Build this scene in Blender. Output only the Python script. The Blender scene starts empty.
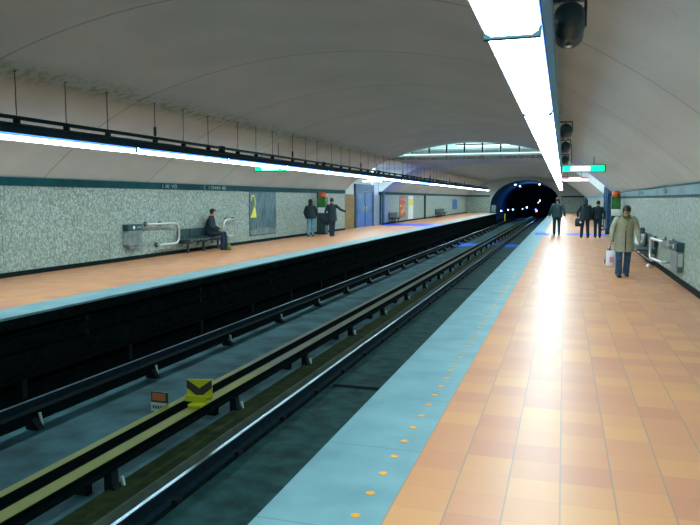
import bpy, bmesh, math, random
from mathutils import Vector, Matrix, Euler
random.seed(7)
C = bpy.context.scene.collection
PI = math.pi

# ------------------------------------------------------------------ materials
def new_mat(name):
    m = bpy.data.materials.new(name); m.use_nodes = True
    nt = m.node_tree
    return m, nt, nt.nodes['Principled BSDF']

def mat(name, col, rough=0.6, metal=0.0, spec=0.5, var=0.0, scale=8.0, bump=0.0, alpha=None):
    m, nt, b = new_mat(name)
    b.inputs['Base Color'].default_value = (*col, 1)
    b.inputs['Roughness'].default_value = rough
    b.inputs['Metallic'].default_value = metal
    b.inputs['Specular IOR Level'].default_value = spec
    if var or bump:
        tc = nt.nodes.new('ShaderNodeTexCoord')
        n = nt.nodes.new('ShaderNodeTexNoise'); n.inputs['Scale'].default_value = scale
        n.inputs['Detail'].default_value = 5
        nt.links.new(tc.outputs['Object'], n.inputs['Vector'])
        if var:
            r = nt.nodes.new('ShaderNodeValToRGB')
            r.color_ramp.elements[0].position = 0.3; r.color_ramp.elements[1].position = 0.7
            r.color_ramp.elements[0].color = (*[max(0, c*(1-var)) for c in col], 1)
            r.color_ramp.elements[1].color = (*[min(1, c*(1+var)) for c in col], 1)
            nt.links.new(n.outputs['Fac'], r.inputs['Fac'])
            nt.links.new(r.outputs['Color'], b.inputs['Base Color'])
        if bump:
            bp = nt.nodes.new('ShaderNodeBump'); bp.inputs['Strength'].default_value = bump
            bp.inputs['Distance'].default_value = 0.02
            nt.links.new(n.outputs['Fac'], bp.inputs['Height'])
            nt.links.new(bp.outputs['Normal'], b.inputs['Normal'])
    return m

def emis(name, col, strength, base=(0.8, 0.8, 0.8)):
    m, nt, b = new_mat(name)
    b.inputs['Base Color'].default_value = (*base, 1)
    b.inputs['Emission Color'].default_value = (*col, 1)
    b.inputs['Emission Strength'].default_value = strength
    return m

def N(nt, t, **kw):
    n = nt.nodes.new(t)
    for k, v in kw.items():
        setattr(n, k, v)
    return n

def math_node(nt, op, a, b=None, c=None):
    n = nt.nodes.new('ShaderNodeMath'); n.operation = op
    for i, v in enumerate((a, b, c)):
        if v is None: continue
        if isinstance(v, (int, float)): n.inputs[i].default_value = v
        else: nt.links.new(v, n.inputs[i])
    return n.outputs[0]

def mix_col(nt, fac, a, b, blend='MIX'):
    n = nt.nodes.new('ShaderNodeMix'); n.data_type = 'RGBA'; n.blend_type = blend
    for key, v in (('Factor', fac), ('A', a), ('B', b)):
        s = [i for i in n.inputs if i.name == key and (i.type == 'RGBA' or key == 'Factor' and i.type == 'VALUE')][0]
        if isinstance(v, (int, float)): s.default_value = v
        elif isinstance(v, tuple): s.default_value = (*v, 1)
        else: nt.links.new(v, s)
    return [o for o in n.outputs if o.type == 'RGBA'][0]

def joint_mask(nt, coord, period, offset, width):
    a = math_node(nt, 'SUBTRACT', coord, offset)
    a = math_node(nt, 'DIVIDE', a, period)
    a = math_node(nt, 'FRACT', math_node(nt, 'ADD', a, 1000.0))
    a = math_node(nt, 'ABSOLUTE', math_node(nt, 'SUBTRACT', a, 0.5))
    return math_node(nt, 'GREATER_THAN', a, 0.5 - width/period/2)

def floor_tiles():
    m, nt, b = new_mat('terracotta_tile')
    tc = N(nt, 'ShaderNodeTexCoord'); sep = N(nt, 'ShaderNodeSeparateXYZ')
    nt.links.new(tc.outputs['Object'], sep.inputs[0])
    X, Y = sep.outputs[0], sep.outputs[1]
    ix = math_node(nt, 'FLOOR', math_node(nt, 'DIVIDE', math_node(nt, 'ADD', X, 0.895), 0.307))
    iy = math_node(nt, 'FLOOR', math_node(nt, 'DIVIDE', Y, 0.305))
    cmb = N(nt, 'ShaderNodeCombineXYZ'); nt.links.new(ix, cmb.inputs[0]); nt.links.new(iy, cmb.inputs[1])
    wn = N(nt, 'ShaderNodeTexWhiteNoise'); nt.links.new(cmb.outputs[0], wn.inputs['Vector'])
    r = N(nt, 'ShaderNodeValToRGB'); e = r.color_ramp.elements
    e[0].position = 0; e[0].color = (0.54, 0.215, 0.115, 1)
    e[1].position = 1; e[1].color = (0.66, 0.315, 0.115, 1)
    k = e.new(0.45); k.color = (0.60, 0.255, 0.12, 1)
    nt.links.new(wn.outputs['Value'], r.inputs['Fac'])
    n = N(nt, 'ShaderNodeTexNoise'); n.inputs['Scale'].default_value = 1.1; n.inputs['Detail'].default_value = 4
    nt.links.new(tc.outputs['Object'], n.inputs['Vector'])
    col = mix_col(nt, math_node(nt, 'MULTIPLY', n.outputs['Fac'], 0.35), r.outputs['Color'], (0.55, 0.30, 0.20))
    jx = joint_mask(nt, X, 0.307, -0.895, 0.010)
    jy = joint_mask(nt, Y, 0.305, 0.0, 0.006)
    col = mix_col(nt, math_node(nt, 'MULTIPLY', jy, 0.35), col, (0.38, 0.2, 0.12))
    col = mix_col(nt, math_node(nt, 'MULTIPLY', jx, 0.85), col, (0.30, 0.22, 0.16))
    nt.links.new(col, b.inputs['Base Color'])
    b.inputs['Roughness'].default_value = 0.40
    b.inputs['Specular IOR Level'].default_value = 0.45
    bp = N(nt, 'ShaderNodeBump'); bp.inputs['Strength'].default_value = 0.06; bp.inputs['Distance'].default_value = 0.01
    n2 = N(nt, 'ShaderNodeTexNoise'); n2.inputs['Scale'].default_value = 14
    nt.links.new(tc.outputs['Object'], n2.inputs['Vector'])
    nt.links.new(n2.outputs['Fac'], bp.inputs['Height']); nt.links.new(bp.outputs['Normal'], b.inputs['Normal'])
    return m

def edge_granite():
    m, nt, b = new_mat('edge_granite')
    tc = N(nt, 'ShaderNodeTexCoord'); sep = N(nt, 'ShaderNodeSeparateXYZ')
    nt.links.new(tc.outputs['Object'], sep.inputs[0])
    n = N(nt, 'ShaderNodeTexNoise'); n.inputs['Scale'].default_value = 2.2; n.inputs['Detail'].default_value = 6
    nt.links.new(tc.outputs['Object'], n.inputs['Vector'])
    r = N(nt, 'ShaderNodeValToRGB'); e = r.color_ramp.elements
    e[0].position = 0.3; e[0].color = (0.12, 0.27, 0.315, 1); e[1].position = 0.7; e[1].color = (0.19, 0.375, 0.41, 1)
    nt.links.new(n.outputs['Fac'], r.inputs['Fac'])
    jy = joint_mask(nt, sep.outputs[1], 1.22, 3.30, 0.012)
    col = mix_col(nt, math_node(nt, 'MULTIPLY', jy, 0.6), r.outputs['Color'], (0.1, 0.17, 0.18))
    nt.links.new(col, b.inputs['Base Color']); b.inputs['Roughness'].default_value = 0.55
    return m

def wall_terrazzo():
    m, nt, b = new_mat('wall_terrazzo')
    tc = N(nt, 'ShaderNodeTexCoord'); sep = N(nt, 'ShaderNodeSeparateXYZ')
    nt.links.new(tc.outputs['Object'], sep.inputs[0])
    v = N(nt, 'ShaderNodeTexVoronoi'); v.inputs['Scale'].default_value = 24
    mp = N(nt, 'ShaderNodeMapping'); mp.inputs['Scale'].default_value = (1, 1, 0.8)
    nt.links.new(tc.outputs['Object'], mp.inputs[0]); nt.links.new(mp.outputs[0], v.inputs['Vector'])
    s = N(nt, 'ShaderNodeSeparateColor'); nt.links.new(v.outputs['Color'], s.inputs[0])
    r = N(nt, 'ShaderNodeValToRGB'); e = r.color_ramp.elements
    e[0].position = 0.0; e[0].color = (0.10, 0.15, 0.10, 1); e[1].position = 1; e[1].color = (0.46, 0.57, 0.53, 1)
    k = e.new(0.35); k.color = (0.20, 0.28, 0.22, 1); k = e.new(0.7); k.color = (0.33, 0.42, 0.385, 1)
    nt.links.new(s.outputs[0], r.inputs['Fac'])
    n = N(nt, 'ShaderNodeTexNoise'); n.inputs['Scale'].default_value = 0.7; n.inputs['Detail'].default_value = 5
    nt.links.new(tc.outputs['Object'], n.inputs['Vector'])
    col = mix_col(nt, math_node(nt, 'MULTIPLY', n.outputs['Fac'], 0.5), r.outputs['Color'], (0.31, 0.39, 0.365))
    jy = joint_mask(nt, sep.outputs[1], 3.72, 12.06, 0.02)
    col = mix_col(nt, math_node(nt, 'MULTIPLY', jy, 0.65), col, (0.08, 0.11, 0.10))
    nt.links.new(col, b.inputs['Base Color']); b.inputs['Roughness'].default_value = 0.5
    bp = N(nt, 'ShaderNodeBump'); bp.inputs['Strength'].default_value = 0.25; bp.inputs['Distance'].default_value = 0.01
    nt.links.new(s.outputs[0], bp.inputs['Height']); nt.links.new(bp.outputs['Normal'], b.inputs['Normal'])
    return m

def vault_concrete():
    m, nt, b = new_mat('vault_concrete')
    tc = N(nt, 'ShaderNodeTexCoord'); sep = N(nt, 'ShaderNodeSeparateXYZ')
    nt.links.new(tc.outputs['Object'], sep.inputs[0])
    n = N(nt, 'ShaderNodeTexNoise'); n.inputs['Scale'].default_value = 0.6; n.inputs['Detail'].default_value = 7
    nt.links.new(tc.outputs['Object'], n.inputs['Vector'])
    r = N(nt, 'ShaderNodeValToRGB'); e = r.color_ramp.elements
    e[0].position = 0.3; e[0].color = (0.46, 0.505, 0.495, 1); e[1].position = 0.72; e[1].color = (0.55, 0.59, 0.57, 1)
    nt.links.new(n.outputs['Fac'], r.inputs['Fac'])
    col = r.outputs['Color']
    # form joints across the vault
    jy = joint_mask(nt, sep.outputs[1], 4.25, 0.65, 0.055)
    col = mix_col(nt, math_node(nt, 'MULTIPLY', jy, 0.5), col, (0.18, 0.17, 0.16))
    # rust and seep stains along the springing line of the vault
    n3 = N(nt, 'ShaderNodeTexNoise'); n3.inputs['Scale'].default_value = 5.5; n3.inputs['Detail'].default_value = 8
    nt.links.new(tc.outputs['Object'], n3.inputs['Vector'])
    d = math_node(nt, 'ABSOLUTE', math_node(nt, 'SUBTRACT', sep.outputs[2], 3.95))
    band = math_node(nt, 'SUBTRACT', 1.0, math_node(nt, 'DIVIDE', d, 0.16))
    st = math_node(nt, 'MULTIPLY', math_node(nt, 'MAXIMUM', band, 0.0), math_node(nt, 'GREATER_THAN', n3.outputs['Fac'], 0.52))
    col = mix_col(nt, math_node(nt, 'MULTIPLY', st, 0.6), col, (0.27, 0.27, 0.09))
    # scattered damp specks
    n4 = N(nt, 'ShaderNodeTexNoise'); n4.inputs['Scale'].default_value = 9; n4.inputs['Detail'].default_value = 3
    nt.links.new(tc.outputs['Object'], n4.inputs['Vector'])
    sp = math_node(nt, 'GREATER_THAN', n4.outputs['Fac'], 0.67)
    col = mix_col(nt, math_node(nt, 'MULTIPLY', sp, 0.25), col, (0.36, 0.37, 0.2))
    nt.links.new(col, b.inputs['Base Color']); b.inputs['Roughness'].default_value = 0.8
    b.inputs['Specular IOR Level'].default_value = 0.2
    return m

def bar_paint():
    m, nt, b = new_mat('guide_bar_yellow')
    tc = N(nt, 'ShaderNodeTexCoord'); sep = N(nt, 'ShaderNodeSeparateXYZ')
    nt.links.new(tc.outputs['Object'], sep.inputs[0])
    n = N(nt, 'ShaderNodeTexNoise'); n.inputs['Scale'].default_value = 1.3; n.inputs['Detail'].default_value = 6
    nt.links.new(tc.outputs['Object'], n.inputs['Vector'])
    # the fresh yellow paint runs out a few metres along the bar
    a = math_node(nt, 'MULTIPLY', math_node(nt, 'SUBTRACT', 8.5, sep.outputs[1]), 0.35)
    f = math_node(nt, 'ADD', math_node(nt, 'MINIMUM', math_node(nt, 'MAXIMUM', a, -0.35), 0.55), n.outputs['Fac'])
    r = N(nt, 'ShaderNodeValToRGB'); e = r.color_ramp.elements
    e[0].position = 0.35; e[0].color = (0.038, 0.055, 0.024, 1); e[1].position = 0.75; e[1].color = (0.125, 0.15, 0.003, 1)
    nt.links.new(f, r.inputs['Fac'])
    nt.links.new(r.outputs['Color'], b.inputs['Base Color']); b.inputs['Roughness'].default_value = 0.55
    return m

def fabric_poster(name, cols, scale=(1, 1, 1), hard=True):
    m, nt, b = new_mat(name)
    tc = N(nt, 'ShaderNodeTexCoord')
    n = N(nt, 'ShaderNodeTexNoise'); n.inputs['Scale'].default_value = 3; n.inputs['Detail'].default_value = 3
    mp = N(nt, 'ShaderNodeMapping'); mp.inputs['Scale'].default_value = scale
    nt.links.new(tc.outputs['Object'], mp.inputs[0]); nt.links.new(mp.outputs[0], n.inputs['Vector'])
    r = N(nt, 'ShaderNodeValToRGB'); e = r.color_ramp.elements
    e[0].position = 0.3; e[0].color = (*cols[0], 1); e[1].position = 0.7; e[1].color = (*cols[-1], 1)
    for i, c in enumerate(cols[1:-1]):
        k = e.new(0.3 + 0.4*(i+1)/(len(cols)-1)); k.color = (*c, 1)
    if hard: r.color_ramp.interpolation = 'CONSTANT'
    nt.links.new(n.outputs['Fac'], r.inputs['Fac'])
    nt.links.new(r.outputs['Color'], b.inputs['Base Color']); b.inputs['Roughness'].default_value = 0.35
    return m

M = dict(
    tile=floor_tiles(), granite=edge_granite(), wall=wall_terrazzo(), vault=vault_concrete(), bar=bar_paint(),
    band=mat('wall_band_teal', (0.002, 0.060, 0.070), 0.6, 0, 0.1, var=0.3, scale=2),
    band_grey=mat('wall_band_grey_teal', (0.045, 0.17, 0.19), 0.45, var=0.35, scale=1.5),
    mark=mat('pale_lettering', (0.22, 0.40, 0.42), 0.5),
    base=mat('black_plinth', (0.004, 0.012, 0.012), 0.7, 0, 0.1),
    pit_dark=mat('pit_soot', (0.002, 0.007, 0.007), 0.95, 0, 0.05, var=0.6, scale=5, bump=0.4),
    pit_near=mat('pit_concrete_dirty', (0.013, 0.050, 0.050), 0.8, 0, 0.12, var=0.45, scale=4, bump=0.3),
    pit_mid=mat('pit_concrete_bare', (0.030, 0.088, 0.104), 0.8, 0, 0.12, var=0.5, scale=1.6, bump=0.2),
    roll=mat('rolling_track_brown', (0.022, 0.036, 0.014), 0.8, 0, 0.12, var=0.4, scale=6),
    roll_edge=mat('rolling_track_edge', (0.06, 0.095, 0.075), 0.6, var=0.3, scale=6),
    rail=mat('rail_steel', (0.35, 0.50, 0.60), 0.28, 1.0),
    rail_side=mat('rail_rust', (0.002, 0.014, 0.022), 0.8, 0, 0.12, var=0.4, scale=9),
    bar_dark=mat('guide_bar_black', (0.001, 0.005, 0.006), 0.9, 0, 0.05),
    bracket=mat('bracket_iron', (0.002, 0.007, 0.010), 0.8, 0, 0.2),
    insul=mat('insulator_pale', (0.30, 0.42, 0.42), 0.4),
    housing=mat('fixture_housing', (0.004, 0.028, 0.038), 0.6, 0, 0.15),
    rod=mat('hanger_rod', (0.03, 0.05, 0.05), 0.5),
    tube=emis('diffuser_glow', (0.72, 0.94, 1.0), 17.5),
    tube_blue=emis('diffuser_glow_blue', (0.05, 0.22, 1.0), 12.0),
    added_strip=mat('bloom_blue_grey', (0.10, 0.30, 0.42), 0.5),  # bluish bloom beside the right tubes, put into a strip's colour
    bloom_edge=emis('bloom_edge_blue', (0.03, 0.22, 1.0), 1.6),  # blue bloom around the tubes, made as a glowing edge
    speaker=mat('speaker_shell', (0.006, 0.040, 0.065), 0.4),
    steel=mat('brushed_steel', (0.62, 0.68, 0.68), 0.3, 0.9),
    steel_dull=mat('steel_dull', (0.20, 0.27, 0.27), 0.45, 0.5, var=0.3, scale=4),
    green_glow=emis('sign_green', (0.0, 0.85, 0.33), 1.6, (0.0, 0.3, 0.15)),
    white_glow=emis('sign_white', (0.95, 1.0, 1.0), 5.0),
    red_glow=emis('sign_red', (1.0, 0.03, 0.16), 1.6, (0.3, 0.02, 0.05)),
    sign_shell=mat('sign_shell', (0.01, 0.10, 0.07), 0.4),
    blue_frame=mat('blue_frame', (0.004, 0.06, 0.13), 0.4),
    blue_panel=mat('blue_door_panel', (0.03, 0.14, 0.42), 0.4, var=0.2, scale=2),
    glass=mat('bluish_door_glass', (0.12, 0.24, 0.44), 0.15, var=0.2, scale=1.5),
    brown=mat('brown_panel', (0.22, 0.145, 0.03), 0.6, var=0.3, scale=5),
    pale=mat('pale_plaster', (0.62, 0.74, 0.74), 0.7, var=0.05),
    white=mat('white_paint', (0.78, 0.85, 0.84), 0.5),
    orange=mat('orange_sign', (0.75, 0.13, 0.02), 0.5),
    green=mat('green_panel', (0.02, 0.16, 0.035), 0.5, var=0.5, scale=6),
    teal=mat('teal_box', (0.012, 0.06, 0.075), 0.5),
    yellow=mat('yellow_sign', (0.34, 0.38, 0.0), 0.5),
    yellow2=mat('yellow_poster', (0.85, 0.80, 0.08), 0.4),
    black=mat('black', (0.010, 0.018, 0.018), 0.5),
    bench=mat('bench_dark_teal', (0.022, 0.06, 0.065), 0.4),
    dot=mat('orange_dot', (0.85, 0.36, 0.04), 0.5),
    red_small=mat('orange_red_plate', (0.32, 0.10, 0.03), 0.5),
    white_small=mat('dull_white_plate', (0.30, 0.42, 0.38), 0.5),
    blue_light_paint=mat('floor_blue_light', (0.01, 0.10, 0.95), 0.35),
    tunnel=mat('tunnel_lining', (0.02, 0.07, 0.16), 0.8, var=0.5, scale=2),
    lamp_cold=emis('tunnel_lamp', (0.45, 0.80, 1.0), 12.0),
    lamp_red=emis('signal_red', (1.0, 0.05, 0.12), 22.0),
    lamp_blue=emis('signal_blue', (0.05, 0.2, 1.0), 8.0),
    skin=mat('skin', (0.42, 0.23, 0.16), 0.5),
    skin2=mat('skin_pale', (0.55, 0.36, 0.30), 0.5),
    hair=mat('dark_hair', (0.012, 0.012, 0.011), 0.5, bump=0.3, scale=60),
    coat=mat('beige_coat', (0.33, 0.345, 0.25), 0.8, var=0.15, scale=8, bump=0.2),
    yellowshirt=mat('yellow_green_shirt', (0.15, 0.19, 0.03), 0.8),
    jeans=mat('blue_jeans', (0.028, 0.095, 0.19), 0.8, var=0.3, scale=15),
    jeans_light=mat('light_blue_jeans', (0.13, 0.34, 0.48), 0.8, var=0.3, scale=12),
    navy=mat('dark_navy_cloth', (0.007, 0.025, 0.035), 0.85, var=0.3, scale=10, bump=0.2),
    navy2=mat('dark_teal_cloth', (0.010, 0.045, 0.055), 0.85, var=0.3, scale=10, bump=0.2),
    pants=mat('dark_trousers', (0.008, 0.028, 0.055), 0.85),
    shoe=mat('black_shoe', (0.008, 0.012, 0.012), 0.4),
    eye=mat('eye_dark', (0.01, 0.01, 0.01), 0.2),
    plastic=mat('white_plastic_bag', (0.75, 0.78, 0.82), 0.4),
    pink=mat('pink_print', (0.75, 0.30, 0.50), 0.5),
    mauve=mat('mauve_collar', (0.25, 0.16, 0.20), 0.8),
    ad_dark=fabric_poster('night_poster', [(0.02, 0.07, 0.10), (0.04, 0.13, 0.15), (0.10, 0.20, 0.22), (0.03, 0.10, 0.15)], (1, 1.6, 0.5), False),
    ad_col=fabric_poster('colour_poster', [(0.7, 0.6, 0.02), (0.6, 0.05, 0.03), (0.05, 0.1, 0.12), (0.8, 0.7, 0.05)], (1, 0.5, 1)),
)

# ------------------------------------------------------------------ mesh helpers
class MB:
    def __init__(s): s.bm = bmesh.new(); s.mats = []
    def mi(s, m):
        if m not in s.mats: s.mats.append(m)
        return s.mats.index(m)
    def _f(s, vs, k, smooth=False):
        try:
            f = s.bm.faces.new(vs); f.material_index = k; f.smooth = smooth
        except ValueError: pass
    def box(s, x0, x1, y0, y1, z0, z1, m, bev=0.0, rot=None, org=None):
        k = s.mi(m)
        co = [(x0, y0, z0), (x1, y0, z0), (x1, y1, z0), (x0, y1, z0), (x0, y0, z1), (x1, y0, z1), (x1, y1, z1), (x0, y1, z1)]
        if rot is not None:
            o = Vector(org) if org else Vector(((x0+x1)/2, (y0+y1)/2, (z0+z1)/2))
            co = [tuple(rot @ (Vector(c)-o) + o) for c in co]
        v = [s.bm.verts.new(c) for c in co]
        fs = []
        for a in ((3, 2, 1, 0), (4, 5, 6, 7), (0, 1, 5, 4), (1, 2, 6, 5), (2, 3, 7, 6), (3, 0, 4, 7)):
            f = s.bm.faces.new([v[i] for i in a]); f.material_index = k; fs.append(f)
        if bev:
            es = list({e for f in fs for e in f.edges})
            r = bmesh.ops.bevel(s.bm, geom=es, offset=bev, segments=2, affect='EDGES', profile=0.5)
            for f in r['faces']: f.material_index = k
        return s
    def extrude_y(s, prof, y0, y1, m, cap=True, smooth=False, step=None):
        """closed (x,z) profile swept along y"""
        k = s.mi(m); n = len(prof)
        A = [s.bm.verts.new((x, y0, z)) for x, z in prof]; B = [s.bm.verts.new((x, y1, z)) for x, z in prof]
        for i in range(n):
            j = (i+1) % n; s._f([A[i], A[j], B[j], B[i]], k, smooth)
        if cap: s._f(A[::-1], k); s._f(B, k)
        return s
    def sheet_y(s, prof, ys, m, smooth=True, flip=False):
        """open (x,z) profile swept along y"""
        k = s.mi(m); rows = [[s.bm.verts.new((x, y, z)) for x, z in prof] for y in ys]
        for a, b in zip(rows, rows[1:]):
            for i in range(len(prof)-1):
                q = [a[i], a[i+1], b[i+1], b[i]]
                s._f(q[::-1] if flip else q, k, smooth)
        return s
    def poly(s, pts, m):
        s._f([s.bm.verts.new(p) for p in pts], s.mi(m)); return s
    def tube(s, pts, rad, m, seg=10, cap=True):
        k = s.mi(m); pts = [Vector(p) for p in pts]; rings = []
        rads = rad if isinstance(rad, (list, tuple)) else [rad]*len(pts)
        prev = None
        for i, p in enumerate(pts):
            d = (pts[min(i+1, len(pts)-1)] - pts[max(i-1, 0)]).normalized()
            if prev is None:
                u = d.orthogonal().normalized()
            else:
                u = (prev - d*prev.dot(d)).normalized()
            prev = u; w = d.cross(u)
            rings.append([s.bm.verts.new(p + (u*math.cos(a)+w*math.sin(a))*rads[i]) for a in [2*PI*q/seg for q in range(seg)]])
        for a, b in zip(rings, rings[1:]):
            for q in range(seg): s._f([a[q], a[(q+1) % seg], b[(q+1) % seg], b[q]], k, True)
        if cap: s._f(rings[0][::-1], k); s._f(rings[-1], k)
        return s
    def ell(s, c, r, m, rot=None, u=16, v=12):
        k = s.mi(m)
        mt = Matrix.Translation(c) @ (rot.to_4x4() if rot is not None else Matrix.Identity(4)) @ Matrix.Diagonal((*r, 1))
        g = bmesh.ops.create_uvsphere(s.bm, u_segments=u, v_segments=v, radius=1, matrix=mt)
        for f in {f for vv in g['verts'] for f in vv.link_faces}: f.material_index = k; f.smooth = True
        return s
    def loft(s, rings, m, seg=20):
        """rings: (centre, rx, ry, axis-x dir, axis-y dir) ellipses"""
        k = s.mi(m); R = []
        for c, rx, ry, ax, ay in rings:
            c = Vector(c); ax = Vector(ax).normalized(); ay = Vector(ay).normalized()
            R.append([s.bm.verts.new(c + ax*rx*math.cos(a) + ay*ry*math.sin(a)) for a in [2*PI*q/seg for q in range(seg)]])
        for a, b in zip(R, R[1:]):
            for q in range(seg): s._f([a[q], a[(q+1) % seg], b[(q+1) % seg], b[q]], k, True)
        s._f(R[0][::-1], k); s._f(R[-1], k)
        return s
    def build(s, name, parent=None, label=None, cat=None, group=None, kind=None, fix=True):
        if fix: bmesh.ops.recalc_face_normals(s.bm, faces=s.bm.faces)
        me = bpy.data.meshes.new(name); s.bm.to_mesh(me); s.bm.free()
        for m in s.mats: me.materials.append(m)
        o = bpy.data.objects.new(name, me); C.objects.link(o)
        if parent is not None: o.parent = parent
        tag(o, label, cat, group, kind)
        return o

def tag(o, label=None, cat=None, group=None, kind=None):
    if label: o['label'] = label
    if cat: o['category'] = cat
    if group: o['group'] = group
    if kind: o['kind'] = kind
    return o

def thing(name, label, cat, loc=(0, 0, 0), rz=0.0, group=None):
    o = bpy.data.objects.new(name, None); C.objects.link(o)
    o.empty_display_size = 0.2
    o.location = loc; o.rotation_euler = (0, 0, rz)
    return tag(o, label, cat, group)

# ------------------------------------------------------------------ main dimensions (metres, platform top z = 0)
XR, XL = 2.35, -11.85            # platform walls
ER, EL = -1.58, -7.80            # platform edges
Y0, YM, YA, YE = -14.0, 36.8, 45.0, 88.0
LR, LL = -0.343, -9.10           # luminaire axes
ZC = 3.95                        # springing of the centre vault
PIT = -1.15

def arc(x0, z0, x1, z1, rise, n):
    return [(x0 + (x1-x0)*t, z0 + (z1-z0)*t + rise*4*t*(1-t)) for t in [i/n for i in range(n+1)]]

# ------------------------------------------------------------------ the setting
b = MB(); b.box(-0.90, XR+0.3, Y0, YE, -0.2, 0.0, M['tile']); b.build('floor', kind='structure')
b = MB(); b.box(XL-0.3, -8.48, Y0, YE, -0.2, 0.0, M['tile']); b.build('floor', kind='structure')
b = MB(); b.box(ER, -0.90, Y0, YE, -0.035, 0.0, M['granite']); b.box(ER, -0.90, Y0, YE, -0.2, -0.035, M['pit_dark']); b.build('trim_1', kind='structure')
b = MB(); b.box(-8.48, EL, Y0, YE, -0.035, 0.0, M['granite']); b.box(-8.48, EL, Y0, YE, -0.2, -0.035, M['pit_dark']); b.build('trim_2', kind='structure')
# alcove floors (stairs landings) beside the mezzanine
b = MB(); b.box(XR+0.3, XR+3.2, YM-0.3, YA, -0.2, 0.0, M['tile']); b.build('floor', kind='structure')
b = MB(); b.box(XL-3.2, XL-0.3, YM-0.3, YA, -0.2, 0.0, M['tile']); b.build('floor', kind='structure')
# platform retaining walls under the nosing
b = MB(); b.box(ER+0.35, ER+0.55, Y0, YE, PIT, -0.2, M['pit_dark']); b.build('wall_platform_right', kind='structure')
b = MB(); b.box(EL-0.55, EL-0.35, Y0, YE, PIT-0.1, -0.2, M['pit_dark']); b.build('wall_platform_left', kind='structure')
# track bed, bands of different concrete side by side
b = MB()
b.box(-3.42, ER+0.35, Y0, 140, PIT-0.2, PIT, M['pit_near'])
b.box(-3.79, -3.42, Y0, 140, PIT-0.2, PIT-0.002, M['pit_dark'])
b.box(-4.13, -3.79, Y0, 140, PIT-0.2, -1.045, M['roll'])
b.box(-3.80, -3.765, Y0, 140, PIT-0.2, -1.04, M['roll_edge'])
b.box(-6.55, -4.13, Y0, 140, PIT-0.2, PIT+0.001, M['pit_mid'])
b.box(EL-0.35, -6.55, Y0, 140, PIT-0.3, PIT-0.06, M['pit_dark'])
b.build('floor_trackbed', kind='structure')
# drain slots across the near trough
b = MB()
for y in (9.85, 22.0, 34.0, 46.0):
    b.box(-3.36, ER+0.35, y-0.07, y+0.07, PIT-0.01, PIT+0.004, M['bar_dark'])
b.build('trim_drain', kind='structure')

# walls
def wall(side, x, ztop, y0, y1, name):
    b = MB(); s = 1 if side == 'r' else -1
    b.box(min(x, x+0.3*s), max(x, x+0.3*s), y0, y1, 0.0, ztop, M['wall'])
    return b.build(name, kind='structure')
ZBL, ZTL = 2.05, 2.24
ZBR, ZTR = 1.82, 2.04
wall('r', XR, ZBR, Y0, YM, 'wall_right'); wall('l', XL, ZBL, Y0, YM, 'wall_left')
wall('r', XR, ZBR, YA, YE, 'wall_right'); wall('l', XL, ZBL, YA, YE, 'wall_left')
def band(x, zb, zt, s, y0, y1, m):
    b = MB()
    b.box(min(x-0.05*s, x+0.3*s), max(x-0.05*s, x+0.3*s), y0, y1, zb, zt, m)
    return b
for (y0, y1) in ((Y0, YM), (YA, YE)):
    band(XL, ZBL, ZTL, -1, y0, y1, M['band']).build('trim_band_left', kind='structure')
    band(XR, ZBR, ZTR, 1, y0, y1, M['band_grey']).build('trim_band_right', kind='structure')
    for x, s, nm in ((XL, -1, 'left'), (XR, 1, 'right')):
        b = MB(); b.box(min(x, x-0.03*s), max(x, x-0.03*s), y0, y1, 0.0, 0.11, M['base']); b.build('baseboard_'+nm, kind='structure')
# thin dark rim above and below the grey-teal band on the right
b = MB()
for z in (ZBR, ZTR):
    b.box(XR-0.065, XR-0.045, Y0, YM, z-0.018, z+0.018, M['band'])
b.build('trim_band_rim', kind='structure')

# pale lettering on the bands, too soft in the photo to read: built as its strokes
def letter_run(y0, hs, x, zc, h, pitch, name='trim_lettering'):
    b = MB(); s = -1 if x < 0 else 1
    y = y0
    for c in hs:
        if c == '|': b.box(x-0.004, x+0.004, y, y+0.03, zc-h/2, zc+h/2, M['mark'])
        elif c == 'O':
            pts = [(x, y+pitch*0.35+pitch*0.35*math.cos(a), zc+h*0.5*math.sin(a)) for a in [2*PI*i/12 for i in range(13)]]
            b.tube(pts, 0.014, M['mark'], 5, cap=False)
        elif c == 'C':
            pts = [(x, y+pitch*0.35-pitch*0.35*math.cos(a), zc+h*0.5*math.sin(a)) for a in [-2.2+4.4*i/9 for i in range(10)]]
            b.tube(pts, 0.014, M['mark'], 5)
        elif c == 'V':
            b.tube([(x, y, zc+h/2), (x, y+pitch*0.35, zc-h/2), (x, y+pitch*0.7, zc+h/2)], 0.014, M['mark'], 5)
        elif c == 'H':
            b.box(x-0.004, x+0.004, y, y+0.03, zc-h/2, zc+h/2, M['mark']); b.box(x-0.004, x+0.004, y+pitch*0.6, y+pitch*0.6+0.03, zc-h/2, zc+h/2, M['mark'])
            b.box(x-0.004, x+0.004, y, y+pitch*0.6, zc-0.014, zc+0.014, M['mark'])
        y += pitch
    return b.build(name, kind='structure')
letter_run(18.35, '|H|VO', XL+0.062, 2.145, 0.11, 0.17)
letter_run(20.9, 'C |OHHH|HO', XL+0.062, 2.145, 0.11, 0.16)
letter_run(22.5, 'HO|HO', XR-0.062, 1.93, 0.12, 0.30)
letter_run(17.5, 'HO|', XR-0.062, 1.93, 0.12, 0.30)

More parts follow.
